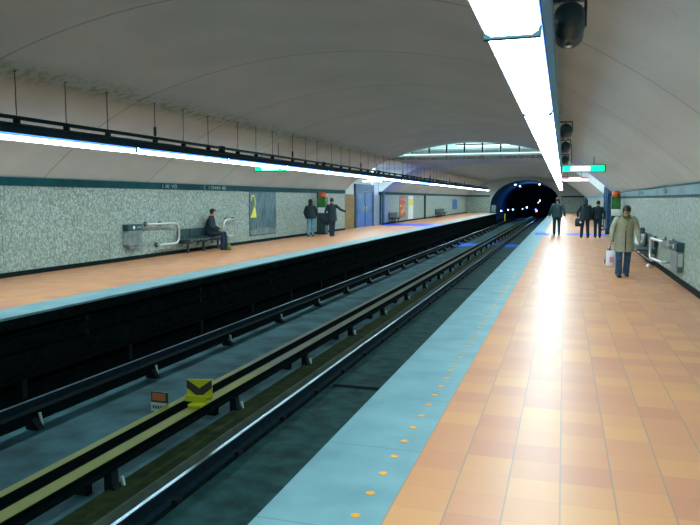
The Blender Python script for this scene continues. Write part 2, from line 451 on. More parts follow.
# vaults
sideL = arc(XL-0.02, ZTL-0.01, LL, ZC, 0.16, 10)
sideR = arc(XR+0.02, ZTR-0.01, LR, ZC, 0.16, 10)
main1 = arc(LL, ZC, LR, ZC, 0.78, 28)
main2 = arc(LL, ZC-0.08, LR, ZC-0.08, 0.16, 16)
def ysteps(a, b, n=12): return [a + (b-a)*i/n for i in range(n+1)]
b = MB(); b.sheet_y(main1, ysteps(Y0, YM), M['vault']); b.build('ceiling', kind='structure', fix=False)
b = MB(); b.sheet_y(sideL, ysteps(Y0, YM), M['vault']); b.build('ceiling', kind='structure', fix=False)
b = MB(); b.sheet_y(sideR, ysteps(Y0, YM), M['vault']); b.build('ceiling', kind='structure', fix=False)
b = MB(); b.sheet_y(sideL, ysteps(YA, YE), M['vault']); b.sheet_y(sideR, ysteps(YA, YE), M['vault']); b.build('ceiling', kind='structure', fix=False)
b = MB(); b.sheet_y(main2, ysteps(YM, YA), M['vault']); b.build('ceiling', kind='structure', fix=False)
main3 = arc(LL, ZC-0.08, LR, ZC-0.08, 0.62, 24)
b = MB(); b.sheet_y(main3, ysteps(YA, YE), M['vault']); b.build('ceiling', kind='structure', fix=False)
b = MB()
for i in range(24):
    (xa, za), (xb, zb_) = main3[i], main3[i+1]
    def soff(x): q = (x-LL)/(LR-LL); return ZC-0.08+0.16*4*q*(1-q)
    b.poly([(xa, YA, soff(xa)), (xb, YA, soff(xb)), (xb, YA, zb_), (xa, YA, za)], M['vault'])
b.build('wall_soffit_end', kind='structure')
# alcove ceilings and walls
b = MB()
b.poly([(LL, YM, ZC-0.08), (LL, YA, ZC-0.08), (XL-3.2, YA, ZC-0.08), (XL-3.2, YM, ZC-0.08)], M['pale'])
b.poly([(LR, YM, ZC-0.08), (LR, YA, ZC-0.08), (XR+3.2, YA, ZC-0.08), (XR+3.2, YM, ZC-0.08)], M['pale'])
b.build('ceiling', kind='structure', fix=False)
def cross_wall(side, y, thick, m, name):
    """plaster wall closing the space between the side vault and the alcove ceiling"""
    prof = sideL if side == 'l' else sideR; x = XL if side == 'l' else XR; s = -1 if side == 'l' else 1
    zc = ZC-0.08
    pts = [p for p in prof if p[1] < zc] + [((LL if side == 'l' else LR), zc), (x+3.2*s, zc), (x+3.2*s, 0.0), (x+0.02*s, 0.0)]
    b = MB(); b.extrude_y(pts, y, y+thick, m)
    return b.build(name, kind='structure')
for sd, nm in (('l', 'left'), ('r', 'right')):
    cross_wall(sd, YA, 0.15, M['pale'], 'wall_alcove_'+nm)
    cross_wall(sd, YM-0.15, 0.15, M['pale'], 'wall_alcove_'+nm)
b = MB(); b.box(XL-3.3, XL-3.2, YM, YA, 0, ZC, M['pale']); b.build('wall_alcove_left', kind='structure')
b = MB(); b.box(XR+3.2, XR+3.3, YM, YA, 0, ZC, M['pale']); b.build('wall_alcove_right', kind='structure')

# mezzanine gallery above the lower ceiling, open to the hall in the arch
zs = 4.10
b = MB(); b.box(LL, LR, YM-0.02, YM+0.30, ZC-0.09, zs-0.07, M['vault']); b.build('wall_mezzanine', kind='structure')
b = MB(); b.box(LL+0.62, LR-0.62, YM-0.10, YM+0.02, zs-0.035, zs+0.10, M['white'], 0.01); b.build('trim_mezzanine_sill', kind='structure')
t = thing('sill_glow', 'thin pale glowing strip added to brighten the sill of the mezzanine gallery', 'light', (-4.72, YM-0.12, zs+0.0))  # glowing strip added to make the white sill brighter
b = MB(); b.box(-3.7, 3.7, -0.02, 0.012, 0.01, 0.06, emis('sill_glow_mat', (0.6, 0.88, 0.92), 1.3)); b.build('glow_strip', t)
b = MB(); b.box(-3.72, 3.72, -0.03, 0.014, -0.03, 0.008, M['white']); b.build('added_strip', t)
b = MB()
b.box(LL-1, LR+1, YM+0.30, YM+7.0, zs-0.06, zs-0.03, M['pale'])
b.box(LL-1, LR+1, YM+6.8, YM+7.0, zs-0.04, 6.6, M['pale'])
b.box(LL-1, LR+1, YM+0.01, YM+7.0, 6.5, 6.6, M['pale'])
b.box(LL-1.1, LL-1, YM+0.01, YM+7.0, zs-0.04, 6.6, M['pale']); b.box(LR+1, LR+1.1, YM+0.01, YM+7.0, zs-0.04, 6.6, M['pale'])
b.build('wall_mezzanine_room', kind='structure')
# spandrel between hall vault and gallery room, above the arch
pts = main1 + [(LR+1.1, ZC), (LR+1.1, 6.6), (LL-1.1, 6.6), (LL-1.1, ZC)]
b = MB()
top = [(LL-1.1, 6.6)] + [(x, 6.6) for x, z in main1] + [(LR+1.1, 6.6)]
bot = [(LL-1.1, ZC)] + main1 + [(LR+1.1, ZC)]
for i in range(len(top)-1):
    b.poly([(bot[i][0], YM, bot[i][1]), (bot[i+1][0], YM, bot[i+1][1]), (top[i+1][0], YM, 6.6), (top[i][0], YM, 6.6)], M['vault'])
b.build('wall_mezzanine_spandrel', kind='structure')
t = thing('guard_rail', 'dark posts and thin rail of the bright mezzanine gallery over the tracks', 'railing', (-4.72, YM+0.42, zs-0.03))
b = MB(); b.box(-3.8, 3.8, -0.02, 0.02, 0.90, 0.94, M['housing']); b.build('handrail', t)
b = MB(); b.box(-3.8, 3.8, -0.012, 0.012, 0.34, 0.365, M['housing']); b.build('rail_bar', t)
for i in range(8):
    x = -3.36 + i*0.96
    b = MB(); b.box(x-0.04, x+0.04, -0.03, 0.03, 0.0, 0.90, M['housing']); b.build('post', t)
for i in range(7):
    x = -3.36 + i*0.96
    b = MB(); b.box(x+0.06, x+0.90, -0.005, 0.005, 0.06, 0.32, M['pale']); b.build('panel', t)
t = thing('ceiling_light', 'wide white light panel seen inside the mezzanine gallery', 'light', (-4.4, YM+2.2, 4.72))
b = MB(); b.box(-1.5, 1.5, -0.3, 0.3, 0.03, 0.09, M['housing']); b.build('housing', t)
b = MB(); b.box(-1.45, 1.45, -0.27, 0.27, 0.0, 0.03, emis('gallery_panel', (0.7, 0.95, 1.0), 1.6)); b.build('diffuser', t)
for x in (-1.3, 1.3):
    b = MB(); b.tube([(x, 0, 0.09), (x, 0, 1.79)], 0.012, M['rod'], 6); b.build('hanger_rod', t)

# end walls with the tunnel mouth
def arch(xc, hw, zs_, zt, n=28, zb=PIT-0.3):
    p = [(xc-hw, zb)]
    for i in range(n+1):
        a = PI - PI*i/n
        p.append((xc+hw*math.cos(a), zs_+(zt-zs_)*math.sin(a)))
    p.append((xc+hw, zb)); return p
TX, THW = -4.65, 4.25
ap = arch(TX, THW, 0.9, 4.10)
def front_with_arch(y, x0, x1, ztop, m, zb_side=0.0):
    b = MB()
    mids = ap[1:-1]
    for (xa, za), (xb, zb_) in zip(mids, mids[1:]):
        b.poly([(xa, y, za), (xb, y, zb_), (xb, y, ztop), (xa, y, ztop)], m)
    b.poly([(x0, y, zb_side), (mids[0][0], y, zb_side), (mids[0][0], y, ztop), (x0, y, ztop)], m)
    b.poly([(mids[-1][0], y, zb_side), (x1, y, zb_side), (x1, y, ztop), (mids[-1][0], y, ztop)], m)
    return b
front_with_arch(YE, XL-0.3, XR+0.3, 4.6, M['vault'], PIT-0.3).build('wall_end', kind='structure')
b = MB(); b.box(XL, TX-THW-0.05, YE-0.05, YE-0.01, 0, ZBL, M['wall']); b.box(TX+THW+0.05, XR, YE-0.05, YE-0.01, 0, ZBL, M['wall']); b.build('wall_end', kind='structure')
b = MB(); b.box(XL, TX-THW-0.05, YE-0.1, YE-0.01, ZBL, ZTL, M['band']); b.box(TX+THW+0.05, XR, YE-0.1, YE-0.01, ZBL-0.1, ZTL-0.1, M['band']); b.build('trim_band_end', kind='structure')
b = MB(); b.sheet_y(ap, ysteps(YE, 150, 10), M['tunnel']); b.poly([(-10, 150, -2), (1, 150, -2), (1, 150, 5), (-10, 150, 5)], M['tunnel']); b.build('wall_tunnel', kind='structure')
b = MB()
b.box(XL-0.3, XR+0.3, Y0-0.2, Y0, -1.5, 5.2, M['vault']); b.build('wall_back', kind='structure')

# orange inlay dots in the platform edge
dots = thing('tactile_dots', 'row of small orange dots set in the grey platform edge', 'floor marking', (-1.055, 3.47, 0))
dots.name = 'platform_dots'
dk = 0
for i in range(-4, 44):
    y = i*0.305
    b = MB(); b.tube([(0, y, -0.001), (0, y, 0.003)], 0.028, M['dot'], 14); b.build('dot', dots)
# blue light on both platforms by the mezzanine, painted as floor stripes
b = MB(); b.box(-1.35, XR-0.3, 34.6, 36.6, -0.001, 0.003, M['blue_light_paint']); b.build('trim_blue_light_right', kind='structure')
b = MB(); b.box(XL+0.1, EL-0.05, 43.9, 47.2, -0.001, 0.003, M['blue_light_paint']); b.build('trim_blue_light_left', kind='structure')

# ------------------------------------------------------------------ luminaires
def luminaire(x, ya, yb, label, blue=(), added_strip=False):
    t = thing('suspended_light', label, 'ceiling light', (x, ya, 2.75))
    L = yb-ya; n = max(1, round(L/4.21)); mod = L/n
    W = 0.172
    # metal trough over the tubes, with rims
    b = MB()
    b.extrude_y([(-W-0.012, 0.115), (-W-0.012, 0.25), (-0.09, 0.30), (0.09, 0.30), (W+0.012, 0.25), (W+0.012, 0.115), (W, 0.115), (W, 0.12), (-W, 0.12), (-W, 0.115)], 0, L, M['housing'])
    b.build('housing', t)
    b = MB(); b.tube([(0, 0, 0.405), (0, L, 0.405)], 0.036, M['housing'], 10); b.build('carrier_pipe', t)
    if added_strip:  # added side strip standing in for the blue halo of the tubes
        b = MB(); b.extrude_y([(W+0.014, 0.12), (W+0.062, 0.16), (W+0.062, 0.34), (W+0.014, 0.30)], 0, L, M['added_strip']); b.build('side_bloom', t)
    for k in range(n):
        y = k*mod
        q = 3
        b = MB()
        for s in (-1, 1): b.box(min(s*(W+0.001), s*(W+0.008)), max(s*(W+0.001), s*(W+0.008)), y+0.06, y+mod-0.06, 0.070, 0.114, M['bloom_edge'])
        b.build('diffuser_bloom', t, label='blue bloom of the tubes, modelled as a glowing diffuser edge')
        for j in range(q):
            m = M['tube_blue'] if (k, j) in blue else M['tube']
            ya_, yb_ = y + j*mod/q + (0.06 if j == 0 else 0.006), y + (j+1)*mod/q - (0.06 if j == q-1 else 0.006)
            b = MB(); b.extrude_y([(-W, 0.12), (-W+0.01, 0.045), (-W+0.045, 0.022), (W-0.045, 0.022), (W-0.01, 0.045), (W, 0.12)], ya_, yb_, m); b.build('diffuser', t)
        b = MB(); b.box(-W-0.006, W+0.006, y-0.03, y+0.03, 0.014, 0.125, M['housing']); b.build('joint_plate', t)
        if k % 2 == 1:
            b = MB(); b.box(-0.06, 0.06, y-0.10, y+0.10, 0.30, 0.46, M['housing'], 0.02); b.build('junction_box', t)
        for j, f in enumerate((0.23, 0.525, 0.82)):
            yy = y + f*mod
            if yy > L: break
            top = (ZC + (0.0 if ya+yy < YM else -0.09)) - 2.75
            b = MB(); b.tube([(0, yy, 0.43), (0, yy, top+0.01)], 0.0085, M['rod'], 6, cap=False)
            b.tube([(0, yy, top-0.015), (0, yy, top+0.01)], 0.025, M['rod'], 8)
            if (k % 2 == 0) and j == 0: b.tube([(0, yy, 0.46), (0, yy, 0.66)], 0.034, M['black'], 8)
            b.build('hanger_rod', t)
            b = MB(); b.box(-0.05, 0.05, yy-0.035, yy+0.035, 0.28, 0.38, M['housing']); b.build('clamp', t)
    return t
luminaire(LL, -12.3, 38.18, 'long line of white tubes hung from rods over the left platform, nearest run')
luminaire(LL, 38.5, 46.7, 'short bluish-ended light line over the left platform below the mezzanine', blue={(1, 2), (1, 1)})
luminaire(LL, 47.0, 86.7, 'far light line over the left platform running to the tunnel end')
luminaire(LR, -12.3, 84.53, 'bright white light line hung over the right platform, wide from below', added_strip=True)

# ------------------------------------------------------------------ speakers on the right luminaire
def speaker(y, label):
    t = thing('loudspeaker', label, 'loudspeaker', (0.0, y, 3.28), group=None)
    b = MB()
    prof = [(-0.27, 0.02), (-0.262, 0.07), (-0.235, 0.105), (-0.19, 0.128), (-0.03, 0.132), (-0.02, 0.136), (0.02, 0.136), (0.03, 0.132), (0.19, 0.128), (0.235, 0.105), (0.262, 0.07), (0.27, 0.02)]
    tilt = Matrix.Rotation(math.radians(-14), 3, 'X')
    b.tube([tilt @ Vector((0, a, 0)) for a, r in prof], [r for a, r in prof], M['speaker'], 20); b.build('shell', t)
    b = MB(); b.ell(tilt @ Vector((0, 0.13, -0.130)), (0.028, 0.045, 0.010), M['steel']); b.build('badge', t)
    b = MB(); b.box(-0.22, 0.14, -0.03, 0.03, 0.20, 0.235, M['speaker']); b.build('mount_bar', t)
    for x in (-0.15, 0.135):
        b = MB(); b.box(x-0.012, x+0.012, -0.02, 0.02, -0.02, 0.21, M['speaker']); b.build('yoke_arm', t)
    b = MB(); b.tube([(0, 0, 0.2), (0, 0, 0.125)], 0.012, M['rod'], 8); b.tube([(-0.3, 0, 0.22), (-0.14, 0, 0.22)], 0.014, M['rod'], 8); b.build('stem', t)
    b = MB(); b.tube([(-0.22, 0.02, 0.21), (-0.25, 0.02, 0.0), (-0.3, 0.02, -0.06)], 0.01, M['rod'], 6); b.build('strut', t)
    return t
speaker(6.5, 'nearest dark capsule loudspeaker beside the bright light line, top right')
speaker(16.5, 'second dark capsule loudspeaker beside the right light line, above the green sign')
speaker(21.5, 'third, small loudspeaker just over the green illuminated sign')
speaker(28.5, 'farthest loudspeaker, between the green sign and the red sign')

# ------------------------------------------------------------------ illuminated signs
def hang_sign(x0, x1, y, z0, z1, label, kind, ceil=None):
    t = thing('hanging_sign', label, 'sign', ((x0+x1)/2, y, z0))
    w = (x1-x0)/2; h = z1-z0
    b = MB(); b.box(-w, w, -0.07, 0.07, 0, h, M['sign_shell'], 0.02); b.build('casing', t)
    if kind == 'green':
        b = MB(); b.box(-w+0.02, w-0.05, -0.078, -0.069, 0.025, h-0.025, M['green_glow']); b.build('green_face', t)
        b = MB(); b.box(-w+0.28, -w+0.28+0.62, -0.086, -0.077, 0.055, h-0.06, M['white_glow'], 0.004); b.build('white_field', t)
    else:
        b = MB(); b.box(-w+0.02, w-0.02, -0.078, -0.069, h*0.5, h-0.02, M['red_glow']); b.build('red_face', t)
        b = MB(); b.box(-w+0.02, w-0.02, -0.078, -0.069, 0.02, h*0.5, M['white_glow']); b.box(-w+0.3, w-0.35, -0.086, -0.077, h*0.45, h*0.78, M['white_glow']); b.build('white_field', t)
    for x in ((-w*0.6, w*0.45)):
        xx = (x0+x1)/2+x
        # height of the vault over the rod
        if xx < LL: p = sideL
        elif xx > LR: p = sideR[::-1]
        else: p = main1
        zt = None
        for a, c in zip(p, p[1:]):
            if a[0] <= xx <= c[0]: zt = a[1]+(c[1]-a[1])*(xx-a[0])/(c[0]-a[0])
        if y > YM: zt = ZC-0.06
        if zt is None: zt = ZC
        b = MB(); b.tube([(x, 0, h-0.01), (x, 0, zt-z0+0.01)], 0.012, M['rod'], 6); b.build('hanger_rod', t)
    return t
hang_sign(-0.08, 1.34, 25, 2.67, 2.92, 'green illuminated hanging sign over the right platform', 'green')
hang_sign(-0.10, 1.12, 36, 2.63, 2.84, 'red and white illuminated hanging sign over the right platform', 'red')
hang_sign(-10.50, -9.30, 22.3, 2.72, 2.95, 'green illuminated sign hanging behind the left light line', 'green')
hang_sign(-10.55, -9.45, 36, 2.66, 2.86, 'red illuminated sign hanging behind the left light line near the blue doors', 'red')
t = thing('hanging_sign', 'small dark unlit sign box hanging beside the left alcove', 'sign', (-9.95, 39.0, 2.78))
b = MB(); b.box(-0.42, 0.42, -0.05, 0.05, 0, 0.13, M['blue_frame'], 0.01); b.build('casing', t)
b = MB(); b.tube([(0, 0, 0.12), (0, 0, 1.10)], 0.015, M['rod'], 6); b.build('hanger_rod', t)

# ------------------------------------------------------------------ tracks
def steel_rail(x, ztop, label, zbase):
    t = thing('rail', label, 'rail', (x, 0, zbase))
    h = ztop-zbase
    b = MB(); b.extrude_y([(-0.065, 0.0), (0.065, 0.0), (0.065, 0.012), (0.012, 0.03), (0.012, h-0.045), (0.036, h-0.03), (0.036, h-0.004), (-0.036, h-0.004), (-0.036, h-0.03), (-0.012, h-0.045), (-0.012, 0.03), (-0.065, 0.012)], Y0+0.2, 138, M['rail_side']); b.build('rail_body', t)
    b = MB(); b.box(-0.020, 0.020, Y0+0.2, 138, h-0.006, h+0.002, M['rail'], 0.0); b.build('running_surface', t)
    y = 4.2; 
    while y < 60:
        for s in (-1, 1):
            b = MB(); b.box(s*0.09-0.03, s*0.09+0.03, y-0.05, y+0.05, 0, 0.04, M['bracket']); b.build('rail_clip', t)
        y += 1.3
    return t
steel_rail(-3.55, -0.985, 'shining steel rail nearest the right platform', PIT)
steel_rail(-7.02, -1.04, 'dark steel rail of the far track in front of the left platform', PIT-0.06)
steel_rail(-2.15, -1.00, 'rail close below the right platform edge', PIT) if False else None

def guide_bar(x, ztop, label, m, hb=0.13, w=0.075, zf=PIT, side=1, pitch=2.6, y_first=5.4):
    t = thing('guide_bar', label, 'guide bar', (x, 0, zf))
    h = ztop-zf
    b = MB(); b.extrude_y([(-w, h), (w, h), (w, h-0.02), (0.02, h-0.02), (0.02, h-hb+0.02), (w*0.9, h-hb+0.02), (w*0.9, h-hb), (-w*0.9, h-hb), (-w*0.9, h-hb+0.02), (-0.02, h-hb+0.02), (-0.02, h-0.02), (-w, h-0.02)], Y0+0.2, 100, M['bar_dark']); b.build('beam', t)
    b = MB(); b.box(-w, w, Y0+0.2, 100, h, h+0.006, m); b.build('top_cover', t)
    y = y_first - 2*pitch
    while y < 70:
        b = MB()
        b.extrude_y([(-0.05, 0), (0.05+0.10*side, 0), (0.05+0.10*side, 0.03), (0.05, 0.14), (0.03, h-hb+0.01), (-0.05, h-hb+0.01)] if side > 0 else
                    [(-0.05-0.10, 0), (0.05, 0), (0.05, h-hb+0.01), (-0.03, h-hb+0.01), (-0.05, 0.14), (-0.15, 0.03)], y-0.05, y+0.05, M['bracket'])
        o = b.build('bracket', t)
        b = MB(); b.tube([(side*0.10, y+0.085, 0.0), (side*0.055, y+0.085, 0.19)], [0.012, 0.02], M['insul'], 8); b.build('insulator', o)
        y += pitch
    return t
guide_bar(-4.12, -0.72, 'yellow-topped guide bar between the tracks, the one nearer the right platform', M['bar'])
guide_bar(-4.44, -0.72, 'narrower yellow-topped guide bar, the farther of the middle pair', M['bar'], w=0.045, side=-1)
guide_bar(-6.36, -0.92, 'black guide bar along the far track beyond the bare concrete', M['bar_dark'], w=0.06, hb=0.14, zf=PIT, side=1, pitch=2.6, y_first=4.2)
guide_bar(-7.62, -0.80, 'black guide bar in shadow under the left platform edge', M['bar_dark'], w=0.05, zf=PIT-0.06, side=-1)
# conduits clipped to the left platform face
for z, lb in ((-0.36, 'upper thin cable run on the dark face of the left platform'), (-0.62, 'lower thin cable run on the dark face of the left platform')):
    b = MB(); b.tube([(EL-0.29, Y0+0.2, z), (EL-0.29, YE-0.2, z)], 0.03, M['bar_dark'], 8)
    for k in range(20): b.box(EL-0.345, EL-0.26, 2+k*4, 2.08+k*4, z-0.05, z+0.05, M['bracket'])
    b.build('cable', label=lb, cat='cable')

# yellow chevron marker sitting across the guide bars
t = thing('chevron_marker', 'yellow marker board with a dark chevron standing on the guide bars', 'track sign', (-4.15, 7.15, -0.714))
Rm = Matrix.Rotation(math.radians(14), 3, 'Z')
def rp(p): return tuple(Rm @ Vector(p))
b = MB(); b.box(-0.155, 0.155, -0.012, 0.012, 0.04, 0.29, M['yellow'], rot=Rm, org=(0, 0, 0)); b.build('board', t)
b = MB()
cv = [(-0.155, 0.27), (0.0, 0.165), (0.155, 0.27), (0.155, 0.17), (0.0, 0.045), (-0.155, 0.17)]
k = b.mi(M['black'])
for tri in ((0, 1, 4, 5), (1, 2, 3, 4)):
    b.poly([rp((cv[i][0], -0.0135, cv[i][1]+0.02)) for i in tri], M['black'])
b.build('chevron', t)
b = MB(); b.box(-0.05, 0.12, -0.20, 0.03, 0.0, 0.035, M['yellow'], 0.006)
b.extrude_y([(-0.155, 0.035), (0.10, 0.035), (0.155, 0.10), (-0.155, 0.10)], -0.09, 0.0, M['yellow']); b.build('foot', t)
# small trackside plate with orange-red top and pale bottom
t = thing('trackside_plate', 'small orange-red and white notice leaning by the guide bar', 'track sign', (-4.60, 6.98, PIT))
b = MB(); b.box(-0.11, 0.11, -0.012, 0.012, 0.33, 0.58, M['black']); b.build('frame', t)
b = MB(); b.box(-0.09, 0.09, -0.02, -0.0115, 0.475, 0.565, M['red_small']); b.build('red_field', t)
b = MB(); b.box(-0.11, 0.11, -0.02, -0.0115, 0.34, 0.45, M['white_small'])
for i in range(5): b.box(-0.085+i*0.036, -0.065+i*0.036, -0.023, -0.0195, 0.375, 0.415, M['black'])
b.build('white_field', t)
b = MB(); b.box(-0.02, 0.02, 0.0, 0.02, 0.0, 0.35, M['bracket']); b.build('stake', t)

# tunnel lamps
def lamp(x, y, z, m, label, name='tunnel_lamp', r=0.09, wall=None):
    t = thing(name, label, 'lamp', (x, y, z))
    b = MB(); b.ell((0, -0.03, 0), (r, r*0.7, r*0.8), m); b.build('bulb', t)
    b = MB(); b.tube([(0, -0.02, 0), (0, 0.16, 0)], [r*1.05, r*0.6], M['housing'], 12); b.build('shade', t)
    if wall == 'up':
        # arch height over the lamp
        q = max(-1, min(1, (x-TX)/THW)); zt = 0.9 + 3.2*math.sqrt(1-q*q)
        b = MB(); b.tube([(0, 0.1, 0), (0, 0.1, zt-z+0.02)], 0.02, M['housing'], 6); b.build('stem', t)
    elif wall == 'post':
        b = MB(); b.tube([(0, 0.1, 0), (0, 0.1, PIT-z)], 0.03, M['housing'], 6); b.build('post', t)
    return t
lamp(-5.95, 89.3, 3.55, M['lamp_cold'], 'upper left white lamp hanging in the tunnel mouth', wall='up')
lamp(-5.42, 90, 3.38, M['lamp_cold'], 'white lamp second from the left at the tunnel crown', wall='up')
lamp(-2.98, 89.3, 3.58, M['lamp_cold'], 'upper right white lamp hanging in the tunnel mouth', wall='up')
lamp(-7.70, 90, 0.22, M['lamp_cold'], 'leftmost low white lamp in the tunnel', wall='post')
lamp(-6.86, 90.5, 0.36, M['lamp_cold'], 'low white lamp in the tunnel, above the yellow-green post', r=0.08, wall='post')
lamp(-6.45, 93, 0.36, M['lamp_cold'], 'third low white lamp from the left in the tunnel', r=0.08, wall='post')
lamp(-5.25, 94, 0.45, M['lamp_cold'], 'small faint white lamp low in the middle of the tunnel', r=0.05, wall='post')
lamp(-4.75, 95, 0.62, M['lamp_cold'], 'low white lamp right of the tunnel middle', r=0.09, wall='post')
lamp(-2.95, 91, 1.55, M['lamp_cold'], 'white lamp at mid height on the right side of the tunnel', r=0.08, wall='up')
lamp(-3.12, 90.8, 1.30, M['lamp_cold'], 'smaller lamp just under the mid-height one in the tunnel', r=0.06, wall='up')
lamp(-3.28, 90, 0.24, M['lamp_red'], 'red signal lamp in the tunnel mouth', 'signal_lamp', 0.12, 'post')
lamp(-3.43, 90.6, 0.42, M['lamp_blue'], 'blue signal lamp left of the red one', 'signal_lamp', 0.08, 'post')
b = MB(); b.tube([(-7.15, 89, PIT), (-7.15, 89, -0.1)], 0.05, emis('yellow_green_lamp', (0.5, 0.6, 0.0), 0.35, (0.4, 0.5, 0))); b.build('marker_post', label='yellow-green upright post in the tunnel mouth', cat='post')
t = thing('equipment_cabinet', 'pale grey box at the left side of the tunnel mouth', 'cabinet', (-8.45, YE-0.35, 0.0))
b = MB(); b.box(-0.28, 0.28, -0.2, 0.2, 0.12, 0.95, M['steel_dull'], 0.02); b.build('body', t)
b = MB(); b.box(-0.30, 0.30, -0.22, 0.22, 0.0, 0.12, M['black']); b.build('plinth', t)

# ------------------------------------------------------------------ wall furniture
def wall_bin(x, y0, y1, z0, z1, s, d, label):
    """s: +1 when the box projects towards +x"""
    t = thing('wall_litter_bin', label, 'bin', (x, (y0+y1)/2, z0))
    h = z1-z0; w = (y1-y0)/2
    def bx(x0, x1, *a, **k):
        b = MB(); b.box(min(x0*s, x1*s), max(x0*s, x1*s), *a, **k); return b
    bx(0, d, -w, w, 0.10, h-0.19, M['steel_dull'], 0.012).build('body', t)
    o = bx(0, d+0.02, -w, w, h-0.18, h, M['teal'], 0.012); o = o.build('header', t, label='dark header with a white round symbol')
    b = MB(); b.tube([((d+0.018)*s, -w*0.25, h-0.09), ((d+0.028)*s, -w*0.25, h-0.09)], 0.048, M['white'], 16); b.build('symbol', o)
    b = MB()
    for i in range(4): b.box(min((d+0.018)*s, (d+0.026)*s), max((d+0.018)*s, (d+0.026)*s), w*0.22+i*w*0.15, w*0.30+i*w*0.15, h-0.11, h-0.07, M['mark'])
    b.build('lettering', o)
    bx(0, d*0.8, -w*0.7, w*0.75, 0.0, 0.09, M['steel_dull'], 0.01).build('catch_tray', t)
    # front end facing the camera carries the same header
    b = MB(); b.box(min(0.02*s, (d-0.02)*s), max(0.02*s, (d-0.02)*s), -w-0.006, -w, 0.14, h-0.22, M['steel']); b.build('side_panel', t)
    return t
wall_bin(XL, 16.38, 17.08, 0.32, 1.03, 1, 0.17, 'steel litter bin with dark header on the left wall, before the rail')
wall_bin(XR, 15.1, 16.15, 0.24, 0.86, -1, 0.13, 'steel litter bin with dark header on the right wall')

def loop_rail(x, pts, s, label, mounts, r=0.035):
    t = thing('leaning_rail', label, 'rail', (x, pts[0][0], 0))
    y0 = pts[0][0]
    b = MB(); d = 0.22*s
    # round the corners
    P_ = [Vector((d, y-y0, z)) for y, z in pts]; out = [P_[0]]
    for a, c, e in zip(P_, P_[1:], P_[2:]):
        l = min(0.30, (a-c).length/2.1, (e-c).length/2.1); p1 = c+(a-c).normalized()*l; p2 = c+(e-c).normalized()*l
        for i in range(7):
            q = i/6; out.append(p1*(1-q)**2 + c*2*q*(1-q) + p2*q*q)
    out.append(P_[-1])
    b.tube(out, r, M['steel'], 12); b.build('tube', t)
    for y, z in mounts:
        b = MB(); b.tube([(0, y-y0, z), (d, y-y0, z)], r*0.8, M['steel'], 10); b.tube([(0, y-y0, z), (0.03*s, y-y0, z)], r*2.2, M['bench'], 12); b.build('wall_mount', t)
    return t
loop_rail(XL, [(17.25, 1.01), (18.98, 0.99), (18.98, 0.36), (17.85, 0.36)], 1, 'U-shaped steel leaning rail on the left wall, between bin and bench', [(17.45, 1.01), (18.2, 1.0), (18.0, 0.36)])
loop_rail(XL, [(23.2, 1.0), (21.95, 1.0), (21.95, 0.40), (22.7, 0.40)], 1, 'steel leaning rail on the left wall behind the seated person', [(23.05, 1.0), (22.5, 1.0), (22.5, 0.40)])
loop_rail(XR, [(16.35, 0.80), (18.8, 0.76), (18.8, 0.26), (16.35, 0.34)], -1, 'rounded steel rail loop on the right wall beside the bin', [(16.5, 0.80), (17.7, 0.78), (16.6, 0.34)])

def bench(x, y0, y1, s, label, legs=True):
    t = thing('bench', label, 'bench', (x, y0, 0))
    L = y1-y0; n = max(2, round(L/0.62))
    def bx(x0, x1, *a, **k):
        b = MB(); b.box(min(x0*s, x1*s), max(x0*s, x1*s), *a, **k); return b
    bx(0.06, 0.12, 0, L, 0.33, 0.40, M['bench']).build('beam', t)
    for i in range(n):
        a = i*L/n+0.015; c = (i+1)*L/n-0.015
        bx(0.07, 0.50, a, c, 0.40, 0.45, M['bench'], 0.015).build('seat', t)
        b = MB(); b.box(min(0.05*s, 0.10*s), max(0.05*s, 0.10*s), a, c, 0.50, 0.78, M['bench'], 0.012); b.build('backrest', t)
    for q in (0.12, 0.5, 0.88):
        b = MB(); yy = q*L
        b.box(min(0, 0.4*s), max(0, 0.4*s), yy-0.03, yy+0.03, 0.30, 0.40, M['steel_dull']); b.box(min(0, 0.05*s), max(0, 0.05*s), yy-0.05, yy+0.05, 0.2, 0.78, M['steel_dull']); b.build('bracket', t)
        if not legs: continue
        b = MB(); b.box(min(0.2*s, 0.26*s), max(0.2*s, 0.26*s), yy-0.03, yy+0.03, 0.0, 0.31, M['bench']); b.build('leg', t)
    return t
bench(XL+0.004, 19.15, 21.8, 1, 'dark wall bench on the left platform with the seated person')
bench(XR-0.004, 19.1, 22.0, -1, 'dark wall bench on the right platform behind the rail loop', legs=False)
# white bag standing on the right bench
t = thing('shopping_bag', 'white bag with a dark bundle on top standing on the right platform bench', 'bag', (XR-0.24, 20.9, 0.45))
b = MB(); b.loft([((0, 0, 0), 0.13, 0.26, (1, 0, 0), (0, 1, 0)), ((0, 0, 0.05), 0.15, 0.30, (1, 0, 0), (0, 1, 0)), ((0, 0, 0.26), 0.14, 0.29, (1, 0, 0), (0, 1, 0)), ((0, 0, 0.33), 0.11, 0.25, (1, 0, 0), (0, 1, 0))], M['white'], 18); b.build('bag_body', t)
b = MB(); b.ell((0, 0.0, 0.36), (0.12, 0.25, 0.10), M['teal']); b.ell((0.02, -0.1, 0.43), (0.08, 0.11, 0.07), M['navy2']); b.build('bundle', t)
# steel tube along the foot of the right wall
b = MB(); b.tube([(XR-0.12, 19.3, 0.14), (XR-0.12, 25.5, 0.14)], 0.03, M['steel'], 10)
for y in (19.5, 21.5, 23.5, 25.3): b.tube([(XR-0.12, y, 0.14), (XR, y, 0.14)], 0.02, M['steel'], 8)
b.build('kick_rail', label='thin steel tube low along the right wall behind the bench', cat='rail')
